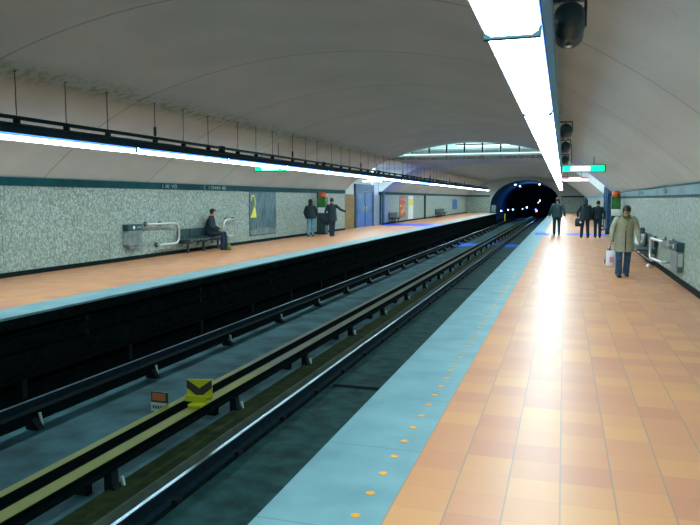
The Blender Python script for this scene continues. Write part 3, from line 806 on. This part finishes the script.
# scrap of paper
b = MB(); rr = random.Random(3)
g = bmesh.ops.create_icosphere(b.bm, subdivisions=2, radius=0.06, matrix=Matrix.Translation((2.12, 18.9, 0.035)))
for v in g['verts']:
    v.co += Vector((rr.uniform(-1, 1), rr.uniform(-1, 1), rr.uniform(-0.5, 0.5)))*0.016; v.co.z = max(0.0, v.co.z)
b.mi(M['plastic']); b.build('crumpled_paper', label='crumpled white paper on the floor by the right wall', cat='litter')

# posters
def poster(x, y0, y1, z0, z1, s, m, label, extra=None, framem='blue_frame'):
    t = thing('wall_poster', label, 'poster', (x, (y0+y1)/2, z0))
    w = (y1-y0)/2; h = z1-z0
    def bx(x0, x1, *a):
        b = MB(); b.box(min(x0*s, x1*s), max(x0*s, x1*s), *a); return b
    bx(0, 0.012, -w, w, 0, h, M[framem]).build('frame', t)
    bx(0.012, 0.018, -w+0.03, w-0.03, 0.03, h-0.03, m).build('print', t)
    if extra: extra(t, w, h, s)
    return t
def tower(t, w, h, s):
    b = MB(); x = 0.021*s
    # yellow tapering tower shape with a looped top, lower grey foreground
    b.poly([(x, -w+0.05, h*0.42), (x, -w+0.62, h*0.42), (x, -w+0.55, h*0.62), (x, -w+0.42, h*0.68), (x, -w+0.18, h*0.50)], M['yellow2'])
    b.tube([(x, -w+0.46, h*0.66), (x, -w+0.50, h*0.80), (x, -w+0.36, h*0.92), (x, -w+0.15, h*0.90), (x, -w+0.12, h*0.80)], 0.03, M['yellow2'], 6)
    b.build('yellow_figure', t)
    b = MB(); b.poly([(x, -w+0.05, 0.05), (x, w-0.05, 0.05), (x, w-0.05, h*0.10), (x, 0, h*0.20), (x, -w+0.05, h*0.13)], M['steel_dull']); b.build('grey_foreground', t)
poster(XL+0.004, 24.5, 27.1, 0.27, 2.03, 1, M['ad_dark'], 'large dark blue advertising poster with a yellow figure on the left wall', tower)
poster(XL+0.004, 50.3, 52.3, 0.35, 1.98, 1, M['ad_col'], 'multicoloured yellow and red poster on the far left wall')
def yb(t, w, h, s):
    b = MB(); x = 0.021*s
    b.poly([(x, -w*0.9, h*0.58), (x, w*0.9, h*0.58), (x, w*0.9, h*0.85), (x, -w*0.9, h*0.85)], M['yellow2']); b.build('yellow_block', t)
poster(XL+0.004, 53.3, 55.2, 0.15, 2.02, 1, M['white'], 'white poster with a yellow block on the far left wall', yb, 'white')
def plain_post(x, y, z, w, m, label, name='wall_post'):
    b = MB(); b.box(x-w/2, x+w/2, y-0.16, y+0.16, 0.0, z, m, 0.01)
    b.box(x-w/2-0.03, x+w/2+0.03, y-0.19, y+0.19, 0.0, 0.08, M['base'])
    b.build(name, label=label, cat='post')
plain_post(XL+0.06, 45.25, 2.25, 0.12, M['blue_frame'], 'dark post at the corner where the far left wall starts')
plain_post(XL+0.06, 60.0, 2.1, 0.12, M['black'], 'dark upright post on the far left wall right of the posters')
# far left furniture
bench(XL+0.004, 46.8, 49.3, 1, 'small dark bench on the far left wall before the coloured poster')
bench(XL+0.004, 65.0, 70.0, 1, 'dark bench on the far left wall beyond the posters')
poster(XL+0.004, 76.0, 79.5, 0.6, 1.7, 1, M['blue_panel'], 'bluish wall panel near the end of the left platform')

# newspaper stands / columns with orange top, green display
def kiosk(x, y, label, s):
    t = thing('newspaper_stand', label, 'stand', (x, y, 0)); t.scale = (0.82 if s > 0 else 0.66, 1, 1.04)
    b = MB(); b.box(-0.27, 0.27, -0.24, 0.24, 0.06, 1.02, M['teal'], 0.02); b.build('cabinet', t)
    b = MB(); b.box(-0.24, 0.24, -0.21, 0.21, 0.0, 0.06, M['black']); b.build('plinth', t)
    b = MB(); b.box(-0.24, 0.24, -0.18, 0.18, 1.02, 1.28, M['white'], 0.02); b.build('paper_tray', t)
    b = MB(); b.box(-0.27, 0.27, -0.20, 0.20, 1.28, 1.78, M['green'], 0.015); b.build('display_box', t)
    b = MB(); b.loft([((0, 0, 1.78), 0.26, 0.20, (1, 0, 0), (0, 1, 0)), ((0, 0, 1.92), 0.25, 0.19, (1, 0, 0), (0, 1, 0)), ((0, 0, 2.0), 0.16, 0.12, (1, 0, 0), (0, 1, 0))], M['orange'], 16); b.build('orange_cap', t)
    if s > 0:
        b = MB(); b.box(-0.36, -0.28, -0.05, 0.14, 0.0, 1.97, M['black']); b.build('upright', t)
    return t
kiosk(-11.42, 31.9, 'orange-capped green and dark stand against the left wall between two people', 1)
kiosk(2.05, 30.2, 'orange-capped green stand behind the person in the beige coat', -1)

# blue glazed doorway, brown panel on the left; blue posts on the right
b = MB(); b.box(XL-0.19, XL-0.10, YM+0.02, 39.0, 0.0, 2.02, M['brown']); b.build('noticeboard', label='brown wooden panel between the left wall and the blue doors', cat='panel')
b = MB(); b.box(XL-0.28, XL-0.20, YM, 39.2, 0.0, ZC-0.1, M['pale']); b.build('wall_alcove_left', kind='structure')
b = MB(); b.box(XL-0.28, XL-0.20, 43.4, YA, 2.02, ZC-0.1, M['pale']); b.box(XL-0.28, XL-0.12, 43.4, YA, 0.0, 2.02, M['wall']); b.build('wall_alcove_left', kind='structure')
t = thing('glazed_doorway', 'dark blue framed glass doors in the left alcove', 'doorway', (XL-0.15, 39.25, 0))
for a, c, nm in ((0.0, 0.42, 'door_post'), (4.0, 4.15, 'door_post')):
    b = MB(); b.box(-0.06, 0.06, a, c, 0.0, 2.66, M['blue_frame']); b.build(nm, t)
b = MB(); b.box(-0.06, 0.06, 0.42, 4.0, 2.22, 2.66, M['blue_frame']); b.build('transom', t)
for i, y in enumerate((0.44, 2.22)):
    b = MB(); 
    for q in ((0.0, 0.12), (1.64, 1.76)): b.box(-0.03, 0.03, y+q[0], y+q[1], 0.02, 2.21, M['blue_frame'])
    b.box(-0.03, 0.03, y+0.12, y+1.64, 2.10, 2.21, M['blue_frame']); o = b.build('door', t)
    b = MB(); b.box(-0.015, 0.015, y+0.12, y+1.64, 0.85, 2.10, M['glass']); b.build('glass', o)
    b = MB(); b.box(-0.02, 0.02, y+0.12, y+1.64, 0.02, 0.85, M['blue_panel']); b.build('lower_panel', o)
    b = MB(); b.tube([(0.05, y+(1.5 if i == 0 else 0.2), 0.9), (0.05, y+(1.5 if i == 0 else 0.2), 1.3)], 0.015, M['steel'], 8); b.build('handle', o)
t = thing('glazed_screen', 'blue framed glass screen in the right alcove beyond the stand', 'doorway', (XR+0.05, 37.0, 0))
for y in (0.0, 1.9, 3.8, 5.7, 7.6):
    b = MB(); b.box(-0.07, 0.07, y, y+0.14, 0.0, 2.5, M['blue_frame']); b.build('post', t)
b = MB(); b.box(-0.05, 0.05, 0.14, 7.6, 2.5, 2.66, M['blue_frame']); b.build('transom', t)
for y in (0.0, 1.9, 3.8, 5.7):
    b = MB(); b.box(-0.01, 0.01, y+0.14, y+1.9, 0.9, 2.5, M['glass']); b.build('glass', t)
    b = MB(); b.box(-0.02, 0.02, y+0.14, y+1.9, 0.05, 0.9, M['steel_dull']); b.build('lower_panel', t)
plain_post(XR-0.19, YM-0.4, 2.04, 0.22, M['blue_frame'], 'tall dark blue post at the end of the right wall', 'corner_post')
t = thing('stair_handrail', 'dark handrail curving at the foot of the right alcove', 'handrail', (XR-0.75, 34.0, 0))
b = MB(); b.tube([(0, 0, 0.42), (0.15, 0.4, 0.30), (0.35, 1.2, 0.30), (0.42, 2.0, 0.30)], 0.045, M['blue_frame'], 10); b.build('handrail', t)
for p in ((0.02, 0.05, 0.40), (0.42, 1.95, 0.3)):
    b = MB(); b.tube([(p[0], p[1], 0), p], 0.03, M['blue_frame'], 8); b.build('post', t)
#PEOPLE
# ------------------------------------------------------------------ people
def V(*a): return Vector(a)
def fingers(b, wrist, d, side_dir, m, curl=0.5):
    """hand: palm + five fingers. d = hand direction, side_dir = towards the thumb"""
    d = d.normalized(); t = (side_dir - d*side_dir.dot(d)).normalized(); n = d.cross(t).normalized()
    b.loft([(wrist, 0.027, 0.020, t, n), (wrist+d*0.03, 0.036, 0.017, t, n), (wrist+d*0.085, 0.042, 0.015, t, n), (wrist+d*0.095, 0.036, 0.012, t, n)], m, 12)
    for i, L in enumerate((0.070, 0.078, 0.072, 0.056)):
        o = wrist + d*0.085 + t*(0.031-0.0205*i); p = o
        pts = [o-d*0.02, o]
        for k in range(3):
            a = curl*(k+0.4)
            p = p + (d*math.cos(a) + n*math.sin(a))*L*(0.45, 0.32, 0.25)[k]; pts.append(p)
        b.tube(pts, [0.010, 0.0098, 0.009, 0.0082, 0.006], m, 8)
    o = wrist + d*0.03 + t*0.025
    b.tube([o-t*0.012, o+t*0.022+d*0.02, o+t*0.030+d*0.045+n*0.012, o+t*0.026+d*0.064+n*0.022], [0.013, 0.0125, 0.0105, 0.007], m, 8)

def remesh(o, size, smooth=4):
    r = o.modifiers.new('Remesh', 'REMESH'); r.mode = 'VOXEL'; r.voxel_size = size; r.use_smooth_shade = True
    s = o.modifiers.new('Smooth', 'SMOOTH'); s.factor = 0.5; s.iterations = smooth
    return o

BASE = dict(pelvis=(0, 0, 0.93), waist=(0, 0, 1.08), chest=(0, 0.0, 1.27), neck=(0, -0.01, 1.45), head=(0, 0.015, 1.60),
            hipL=(-0.095, 0, 0.90), hipR=(0.095, 0, 0.90), kneeL=(-0.10, 0.01, 0.48), kneeR=(0.10, 0.01, 0.48),
            ankL=(-0.10, -0.02, 0.085), ankR=(0.10, -0.02, 0.085), shL=(-0.185, -0.01, 1.405), shR=(0.185, -0.01, 1.405),
            elL=(-0.25, -0.02, 1.12), elR=(0.25, -0.02, 1.12), wrL=(-0.26, 0.04, 0.87), wrR=(0.26, 0.04, 0.87))
def person(loc, rz, label, pose={}, skin='skin', jacket='navy', trousers='pants', hem=0.80, coat_w=1.0, hair='short', hood=False,
           face_dir=(0, 1, -0.05), scale=1.0, collar=None, hat=None, flare=0.0):
    J = {k: Vector(v) for k, v in BASE.items()}
    for k, v in pose.items(): J[k] = Vector(v)
    t = thing('person', label, 'person', loc, rz); t.scale = (scale,)*3
    X, Yv = V(1, 0, 0), V(0, 1, 0)
    fd = Vector(face_dir).normalized(); hx = fd.cross(V(0, 0, 1)).normalized(); hz = hx.cross(fd).normalized()
    Rh = Matrix((hx, fd, hz)).transposed()
    sd = (J['shR']-J['shL']).normalized(); sp = (J['neck']-J['pelvis']).normalized(); fw = sp.cross(sd)*-1
    fw = sd.cross(sp)*-1
    if fw.y < 0 and abs(fw.y) > 0.2: fw = -fw
    # one continuous body
    b = MB(); sk = M[skin]
    H = J['head']
    b.ell(H+Rh@V(0, 0.0, 0.015), (0.076, 0.096, 0.105), sk, Rh, 20, 16)
    b.ell(H+Rh@V(0, 0.030, -0.055), (0.055, 0.062, 0.062), sk, Rh)
    b.ell(H+Rh@V(0, 0.098, -0.015), (0.013, 0.020, 0.026), sk, Rh, 10, 8)       # nose
    b.ell(H+Rh@V(0, 0.086, -0.060), (0.024, 0.010, 0.010), sk, Rh, 10, 8)       # lips
    for s in (-1, 1):
        b.ell(H+Rh@V(s*0.078, -0.005, -0.005), (0.010, 0.020, 0.032), sk, Rh, 10, 8)
    b.tube([J['neck']-sp*0.04, J['neck']+V(0, 0, 0.02), H+Rh@V(0, -0.01, -0.06)], [0.065, 0.055, 0.052], sk, 14)
    hipa = (J['hipR']-J['hipL']).normalized()
    b.loft([(J['pelvis']-sp*0.09, 0.12, 0.09, hipa, fw), (J['pelvis'], 0.165, 0.11, hipa, fw), (J['waist'], 0.135, 0.095, hipa, fw), (J['chest'], 0.165, 0.115, sd, fw), (J['chest']+(J['neck']-J['chest'])*0.6, 0.17, 0.095, sd, fw), (J['neck'], 0.07, 0.06, sd, fw)], sk, 18)
    for s in 'LR':
        b.tube([J['sh'+s]-sd*0.0, (J['sh'+s]+J['el'+s])/2, J['el'+s], J['el'+s]*0.6+J['wr'+s]*0.4, J['wr'+s]], [0.046, 0.044, 0.037, 0.036, 0.026], sk, 12)
        b.ell(J['sh'+s]-V(0, 0, 0.02), (0.046, 0.046, 0.046), sk)
        b.tube([J['hip'+s]+V(0, 0, 0.03), (J['hip'+s]*0.6+J['knee'+s]*0.4), J['knee'+s], J['knee'+s]*0.68+J['ank'+s]*0.32, J['ank'+s]], [0.085, 0.075, 0.054, 0.055, 0.038], sk, 14)
        f = V(0, 1, 0)
        b.tube([J['ank'+s]+V(0, -0.03, -0.045), J['ank'+s]+V(0, 0.07, -0.05), J['ank'+s]+V(0, 0.13, -0.055)], [0.034, 0.032, 0.02], sk, 10)
        hd = (J['wr'+s]-J['el'+s])
        td = V(0, 1, 0) if abs(hd.normalized().y) < 0.8 else V(0.0, 0, 1)
        fingers(b, J['wr'+s], hd, td if s == 'L' else td, sk, 0.55)
    o = b.build('body', t); remesh(o, 0.0085, 3)
    # trousers
    b = MB(); m = M[trousers]
    b.loft([(J['pelvis']-sp*0.12, 0.11, 0.10, hipa, fw), (J['pelvis']-sp*0.02, 0.182, 0.127, hipa, fw), (J['waist']-sp*0.02, 0.155, 0.115, hipa, fw)], m, 20)
    for s in 'LR':
        b.tube([J['hip'+s]+V(0, 0, 0.04), (J['hip'+s]*0.6+J['knee'+s]*0.4), J['knee'+s], J['knee'+s]*0.6+J['ank'+s]*0.4, J['ank'+s]+V(0, 0, -0.02)], [0.100, 0.092, 0.073, 0.070, 0.066+flare], m, 14)
    o = b.build('trousers', t); remesh(o, 0.011, 3)
    # jacket or coat
    b = MB(); m = M[jacket]
    hemdir = (J['kneeL']+J['kneeR'])/2-J['pelvis']
    seated = abs(hemdir.normalized().z) < 0.6
    hc = J['pelvis'] + V(0, 0, hem-J['pelvis'].z)
    rings = []
    if not seated:
        rings.append((hc, 0.215*coat_w, 0.165*coat_w, hipa, Yv)); rings.append((hc*0.5+J['pelvis']*0.5, 0.208*coat_w, 0.158*coat_w, hipa, fw))
    else:
        rings.append((J['pelvis']-sp*0.06, 0.19, 0.145, hipa, fw))
    rings += [(J['pelvis']+sp*0.03, 0.200*coat_w, 0.150*coat_w, hipa, fw), (J['waist'], 0.185*coat_w, 0.140*coat_w, hipa, fw), (J['chest'], 0.200, 0.145, sd, fw), (J['chest']+(J['neck']-J['chest'])*0.62, 0.198, 0.120, sd, fw), (J['neck']-sp*0.01, 0.09, 0.085, sd, fw)]
    b.loft(rings, m, 22)
    for s in 'LR':
        b.ell(J['sh'+s]-V(0, 0, 0.02)-sd*(0.012 if s == 'R' else -0.012), (0.074, 0.072, 0.066), m)
        b.tube([J['sh'+s]-V(0, 0, 0.02), (J['sh'+s]+J['el'+s])/2, J['el'+s], J['el'+s]*0.5+J['wr'+s]*0.5, J['wr'+s]], [0.070, 0.065, 0.058, 0.053, 0.047], m, 14)
    o = b.build('jacket', t); remesh(o, 0.012, 4)
    cb = MB()
    pts = [J['neck']+sd*0.085*math.cos(a)+fw*0.075*math.sin(a)+V(0, 0, 0.012) for a in [2*PI*i/16 for i in range(17)]]
    cb.tube(pts, 0.022, M[collar or jacket], 8, cap=False); cb.build('collar', t)
    if hood:
        b = MB(); b.ell(H+Rh@V(0, -0.035, 0.02), (0.105, 0.105, 0.135), M[jacket], Rh); b.ell(J['neck']+V(0, -0.07, 0.04), (0.11, 0.07, 0.08), M[jacket]); o = b.build('hood', t); remesh(o, 0.012, 4)
    else:
        b = MB(); b.ell(H+Rh@V(0, -0.022, 0.040), (0.090, 0.098, 0.098), M['hair'], Rh, 20, 16)
        for s in (-1, 1): b.ell(H+Rh@V(s*0.065, -0.02, 0.0), (0.024, 0.055, 0.055), M['hair'], Rh)
        b.ell(H+Rh@V(0, 0.055, 0.085), (0.062, 0.040, 0.028), M['hair'], Rh)
        if hair == 'long':
            b.loft([(H+Rh@V(0, -0.045, 0.02), 0.09, 0.06, hx, fd), (H+Rh@V(0, -0.065, -0.08), 0.095, 0.05, hx, fd), (H+Rh@V(0, -0.075, -0.18), 0.085, 0.035, hx, fd)], M['hair'], 16)
        o = b.build('hair', t); remesh(o, 0.010, 2)
    for s in (-1, 1):
        b = MB(); b.ell(H+Rh@V(s*0.030, 0.088, 0.012), (0.014, 0.008, 0.007), M['eye'], Rh, 10, 8); b.build('eye', t)
        b = MB(); b.ell(H+Rh@V(s*0.031, 0.090, 0.033), (0.019, 0.007, 0.005), M['hair'], Rh, 10, 8); b.build('eyebrow', t)
    b = MB(); b.ell(H+Rh@V(0, 0.094, -0.060), (0.022, 0.006, 0.0035), M['mauve'], Rh, 10, 8); b.build('mouth', t)
    for s in 'LR':
        a = J['ank'+s]; b = MB()
        pit = 0 if a.z < 0.11 else -0.5
        R = Matrix.Rotation(pit, 3, 'X')
        def q(*c): return a + R@Vector(c)
        b.loft([(q(0, -0.075, -0.045), 0.030, 0.028, X, R@V(0, 0, 1)), (q(0, -0.05, -0.040), 0.042, 0.044, X, R@V(0, 0, 1)), (q(0, 0.03, -0.042), 0.046, 0.042, X, R@V(0, 0, 1)), (q(0, 0.11, -0.055), 0.050, 0.030, X, R@V(0, 0, 1)), (q(0, 0.165, -0.062), 0.034, 0.020, X, R@V(0, 0, 1))], M['shoe'], 16)
        b.build('shoe', t)
    return t, J

# person in the beige coat, walking towards the camera and looking down
t, J = person((1.31, 16.4, 0), PI+0.12, 'person in a beige coat and blue jeans walking this way, holding a white bag',
    dict(pelvis=(0, 0, 0.90), waist=(0, 0.03, 1.04), chest=(0, 0.07, 1.21), neck=(0, 0.12, 1.365), head=(0.0, 0.185, 1.475), shL=(-0.18, 0.10, 1.325), shR=(0.18, 0.10, 1.325),
         elL=(-0.27, 0.06, 1.06), elR=(0.27, 0.08, 1.07), wrL=(-0.29, 0.16, 0.83), wrR=(0.30, 0.15, 0.82),
         kneeR=(0.10, 0.06, 0.47), ankR=(0.105, 0.07, 0.085), kneeL=(-0.09, 0.0, 0.47), ankL=(-0.09, -0.12, 0.095), hipL=(-0.095, 0, 0.87), hipR=(0.095, 0, 0.87)),
    'skin', 'coat', 'jeans', hem=0.57, coat_w=1.03, face_dir=(0.05, 1, -0.75), collar='yellowshirt', flare=0.01)
b = MB(); nk = J['neck']
b.poly([(nk.x-0.07, nk.y+0.075, nk.z+0.01), (nk.x+0.07, nk.y+0.075, nk.z+0.01), (nk.x+0.05, nk.y+0.10, nk.z-0.10), (nk.x+0.0, nk.y+0.085, nk.z-0.26), (nk.x-0.05, nk.y+0.10, nk.z-0.10)], M['yellowshirt'])
b.ell((nk.x, nk.y+0.045, nk.z-0.09), (0.065, 0.05, 0.13), M['yellowshirt']); b.build('shirt_front', t)
# coat opening: dark line down the front
b = MB(); b.box(-0.008, 0.008, 0.155, 0.185, 0.60, 1.06, M['navy']); b.build('coat_opening', t)

def world_of(tobj, p):
    return Matrix.Translation(tobj.location) @ Matrix.Rotation(tobj.rotation_euler.z, 4, 'Z') @ Matrix.Scale(tobj.scale[0], 4) @ Vector(p)
def bag(handpt, w, d, h, m, label, name, drop=0.14, print_mat=None, rz=0.0):
    t = thing(name, label, 'bag', (handpt[0], handpt[1], handpt[2]-drop-h), rz)
    b = MB()
    b.loft([((0, 0, 0.0), w*0.44, d*0.40, (1, 0, 0), (0, 1, 0)), ((0, 0, 0.03), w*0.5, d*0.5, (1, 0, 0), (0, 1, 0)), ((0, 0, h*0.6), w*0.52, d*0.55, (1, 0, 0), (0, 1, 0)), ((0, 0, h), w*0.46, d*0.22, (1, 0, 0), (0, 1, 0))], m, 16); b.build('bag_body', t)
    for s in (-1, 1):
        b = MB(); b.tube([(-w*0.30, s*d*0.15, h-0.02), (-w*0.16, s*0.012, h+drop*0.75), (0, s*0.008, h+drop), (w*0.16, s*0.012, h+drop*0.75), (w*0.30, s*d*0.15, h-0.02)], 0.007, m, 6); b.build('handle', t)
    if print_mat:
        b = MB(); b.box(-w*0.2, w*0.25, -d*0.56, -d*0.50, h*0.25, h*0.6, print_mat); b.build('print', t)
    return t
wp = world_of(t, J['wrR']+V(0.005, 0.03, -0.09))
bag(wp, 0.21, 0.10, 0.36, M['plastic'], 'white plastic bag with a pink mark held by the person in the beige coat', 'shopping_bag', 0.12, M['pink'], 0.3)
# folded umbrella in the same hand
t2 = thing('folded_umbrella', 'dark folded umbrella held beside the white plastic bag', 'umbrella', tuple(wp+V(-0.05, 0.0, -0.30)))
b = MB(); b.tube([(-0.07, 0, -0.12), (-0.05, 0, -0.05), (0.02, 0, 0.22)], [0.008, 0.03, 0.035], M['navy'], 10); b.build('canopy', t2)
b = MB(); b.tube([(0.02, 0, 0.21), (0.05, 0, 0.33)], 0.012, M['black'], 8); b.build('handle', t2)

# lone walker seen from behind
person((-0.30, 34.4, 0), 0.05, 'person in dark clothes walking away alone along the platform edge',
    dict(kneeL=(-0.10, 0.07, 0.48), ankL=(-0.10, 0.09, 0.085), kneeR=(0.10, 0.02, 0.48), ankR=(0.10, -0.16, 0.12), elL=(-0.29, -0.03, 1.13), wrL=(-0.34, 0.05, 0.90), elR=(0.29, -0.05, 1.13), wrR=(0.34, -0.08, 0.90)),
    'skin', 'navy2', 'navy2', hem=0.82, coat_w=1.12, scale=1.05)
# couple seen from behind
t, J = person((0.93, 32.4, 0), 0.1, 'person in a hooded dark coat with shoulder bag, left one of a standing pair',
    dict(elL=(-0.31, -0.02, 1.14), wrL=(-0.30, 0.08, 0.95), elR=(0.29, -0.02, 1.13), wrR=(0.27, 0.08, 0.92), kneeL=(-0.12, 0.0, 0.48), ankL=(-0.14, -0.02, 0.085), kneeR=(0.12, 0.0, 0.48), ankR=(0.14, -0.02, 0.085)),
    'skin', 'navy', 'pants', hem=0.78, coat_w=1.2, hood=True, collar='mauve', scale=1.02)
wp = world_of(t, (-0.26, -0.10, 0.98))
bt = bag(wp, 0.34, 0.14, 0.36, M['navy'], 'dark shoulder bag with a pale emblem at the hooded person\'s hip', 'shoulder_bag', 0.12)
b = MB(); b.ell((0.06, -0.078, 0.19), (0.05, 0.012, 0.05), M['white'], None, 12, 8); b.build('emblem', bt)
person((1.48, 32.6, 0), -0.1, 'shorter person in a dark jacket standing on the right of the pair',
    dict(elL=(-0.27, -0.02, 1.12), elR=(0.29, -0.02, 1.12), wrR=(0.30, 0.05, 0.88), ankL=(-0.09, -0.02, 0.085), ankR=(0.11, -0.02, 0.085)),
    'skin', 'navy', 'pants', hem=0.88, coat_w=1.1, hair='short', scale=0.97)

# seated person on the left bench, facing the tracks
t, J = person((-11.62, 20.95, 0), -PI/2+0.25, 'person in dark jacket seated on the left wall bench, hands on lap',
    dict(pelvis=(0, 0.02, 0.55), waist=(0, -0.01, 0.70), chest=(0, 0.02, 0.90), neck=(0, 0.05, 1.08), head=(0, 0.10, 1.22),
         shL=(-0.185, 0.04, 1.03), shR=(0.185, 0.04, 1.03), elL=(-0.24, 0.08, 0.76), elR=(0.24, 0.08, 0.76), wrL=(-0.10, 0.30, 0.66), wrR=(0.10, 0.30, 0.66),
         hipL=(-0.10, 0.06, 0.54), hipR=(0.10, 0.06, 0.54), kneeL=(-0.11, 0.46, 0.54), kneeR=(0.11, 0.44, 0.54), ankL=(-0.10, 0.50, 0.085), ankR=(0.10, 0.42, 0.085)),
    'skin2', 'navy', 'pants', hem=0.5, coat_w=1.12, face_dir=(0.0, 1, -0.2), scale=1.05)
wp = world_of(t, (0.0, 0.62, 0.42))
b = MB(); b.loft([((0, 0, 0), 0.07, 0.05, (1, 0, 0), (0, 1, 0)), ((0, 0, 0.12), 0.09, 0.06, (1, 0, 0), (0, 1, 0)), ((0, 0, 0.20), 0.05, 0.02, (1, 0, 0), (0, 1, 0))], M['yellowshirt'], 12)
o = b.build('small_bag', label='small yellow-green bag on the floor at the seated person\'s feet', cat='bag'); o.location = (wp.x+0.02, wp.y-0.05, 0.0)

# two standing people on the left platform
person((-11.30, 29.9, 0), 0.25, 'hooded person in dark jacket and light blue jeans standing on the left platform',
    dict(elL=(-0.29, -0.02, 1.12), wrL=(-0.24, 0.10, 0.92), elR=(0.29, -0.02, 1.12), wrR=(0.24, 0.10, 0.92)),
    'skin', 'navy', 'jeans_light', hem=0.83, coat_w=1.18, hood=True, scale=1.0)
t, J = person((-10.35, 30.2, 0), 0.15, 'person in black raising one forearm beside the orange-capped stand',
    dict(elR=(0.40, 0.02, 1.20), wrR=(0.62, 0.10, 1.12), elL=(-0.29, -0.02, 1.12), wrL=(-0.27, 0.06, 0.90), ankL=(-0.05, -0.02, 0.085), ankR=(0.05, -0.02, 0.085), kneeL=(-0.07, 0.01, 0.48), kneeR=(0.07, 0.01, 0.48)),
    'skin', 'navy', 'pants', hem=0.70, coat_w=1.1, hair='short', scale=1.04)
wp = world_of(t, (-0.36, -0.02, 1.02))
bag(wp, 0.40, 0.16, 0.34, M['navy'], 'black bag slung at the hip of the person raising a forearm', 'shoulder_bag', 0.10)
wp = world_of(t, (-0.28, 0.08, 0.80))
bag(wp, 0.24, 0.10, 0.26, M['black'], 'small black bag hanging from the hand of the person in black', 'hand_bag', 0.06)

# ------------------------------------------------------------------ light
def area(name, loc, rot, sx, sy, power, col, spread=180):
    l = bpy.data.lights.new(name, 'AREA'); l.shape = 'RECTANGLE'; l.size = sx; l.size_y = sy; l.energy = power; l.color = col
    l.spread = math.radians(spread)
    o = bpy.data.objects.new(name, l); C.objects.link(o); o.location = loc; o.rotation_euler = rot
    return o
area('gallery_lamp', (-4.72, YM+3.5, 6.4), (0, 0, 0), 7, 3, 240, (0.8, 0.97, 1.0))
area('left_alcove_lamp', (XL-0.0, 42.0, ZC-0.15), (0, 0, 0), 2.4, 4.0, 150, (0.8, 0.97, 1.0))
area('right_alcove_lamp', (XR-0.0, 42.0, ZC-0.15), (0, 0, 0), 2.0, 4.0, 150, (0.8, 0.97, 1.0))
area('track_blue_lamp', (-4.7, 43.5, ZC-0.15), (0, 0, 0), 6.0, 1.2, 260, (0.02, 0.15, 1.0), 40)

l = bpy.data.lights.new('tunnel_glow', 'POINT'); l.energy = 260; l.color = (0.12, 0.45, 1.0); l.shadow_soft_size = 0.3
o = bpy.data.objects.new('tunnel_glow', l); C.objects.link(o); o.location = (-4.6, 104, 2.4)
w = bpy.data.worlds.new('World'); bpy.context.scene.world = w; w.use_nodes = True
w.node_tree.nodes['Background'].inputs[0].default_value = (0.05, 0.1, 0.12, 1); w.node_tree.nodes['Background'].inputs[1].default_value = 0.1

# ------------------------------------------------------------------ camera
f = 680.0; cx, cy, hz, vx = 350.0, 262.5, 199.0, 564.0
ph = math.atan((cy-hz)/f); th = math.atan((vx-cx)/f*math.cos(ph))
fh = V(-math.sin(th), math.cos(th), 0); F = fh*math.cos(ph) - V(0, 0, 1)*math.sin(ph); R = V(math.cos(th), math.sin(th), 0); U = R.cross(F)
cam = bpy.data.cameras.new('Camera'); cam.sensor_width = 36; cam.lens = f/700*36; cam.clip_end = 400
co = bpy.data.objects.new('Camera', cam); C.objects.link(co)
co.matrix_world = Matrix.Translation((0, 0, 1.75)) @ Matrix((R, U, -F)).transposed().to_4x4()
sc = bpy.context.scene; sc.camera = co
sc.view_settings.view_transform = 'Standard'; sc.view_settings.look = 'None'; sc.view_settings.gamma = 1
sc.view_settings.use_curve_mapping = False
sc.view_settings.exposure = 0.33

# repeats of a kind share a group
GROUPS = {'loudspeaker': 'capsule loudspeakers beside the right light line', 'suspended_light': 'suspended fluorescent light lines',
          'hanging_sign': 'signs hanging over the platforms', 'tunnel_lamp': 'lamps in the tunnel mouth', 'signal_lamp': 'signals in the tunnel mouth',
          'guide_bar': 'guide bars of the two tracks', 'rail': 'steel rails of the two tracks', 'bench': 'wall benches on the platforms',
          'wall_litter_bin': 'steel litter bins on the walls', 'leaning_rail': 'steel leaning rails on the walls', 'newspaper_stand': 'orange-capped stands',
          'wall_poster': 'posters on the left wall', 'wall_post': 'dark posts on the far left wall', 'cable': 'cable runs under the left platform edge'}
for o in bpy.data.objects:
    if o.parent is None and 'category' in o and 'group' not in o:
        k = o.name.split('.')[0]
        if k in GROUPS: o['group'] = GROUPS[k]
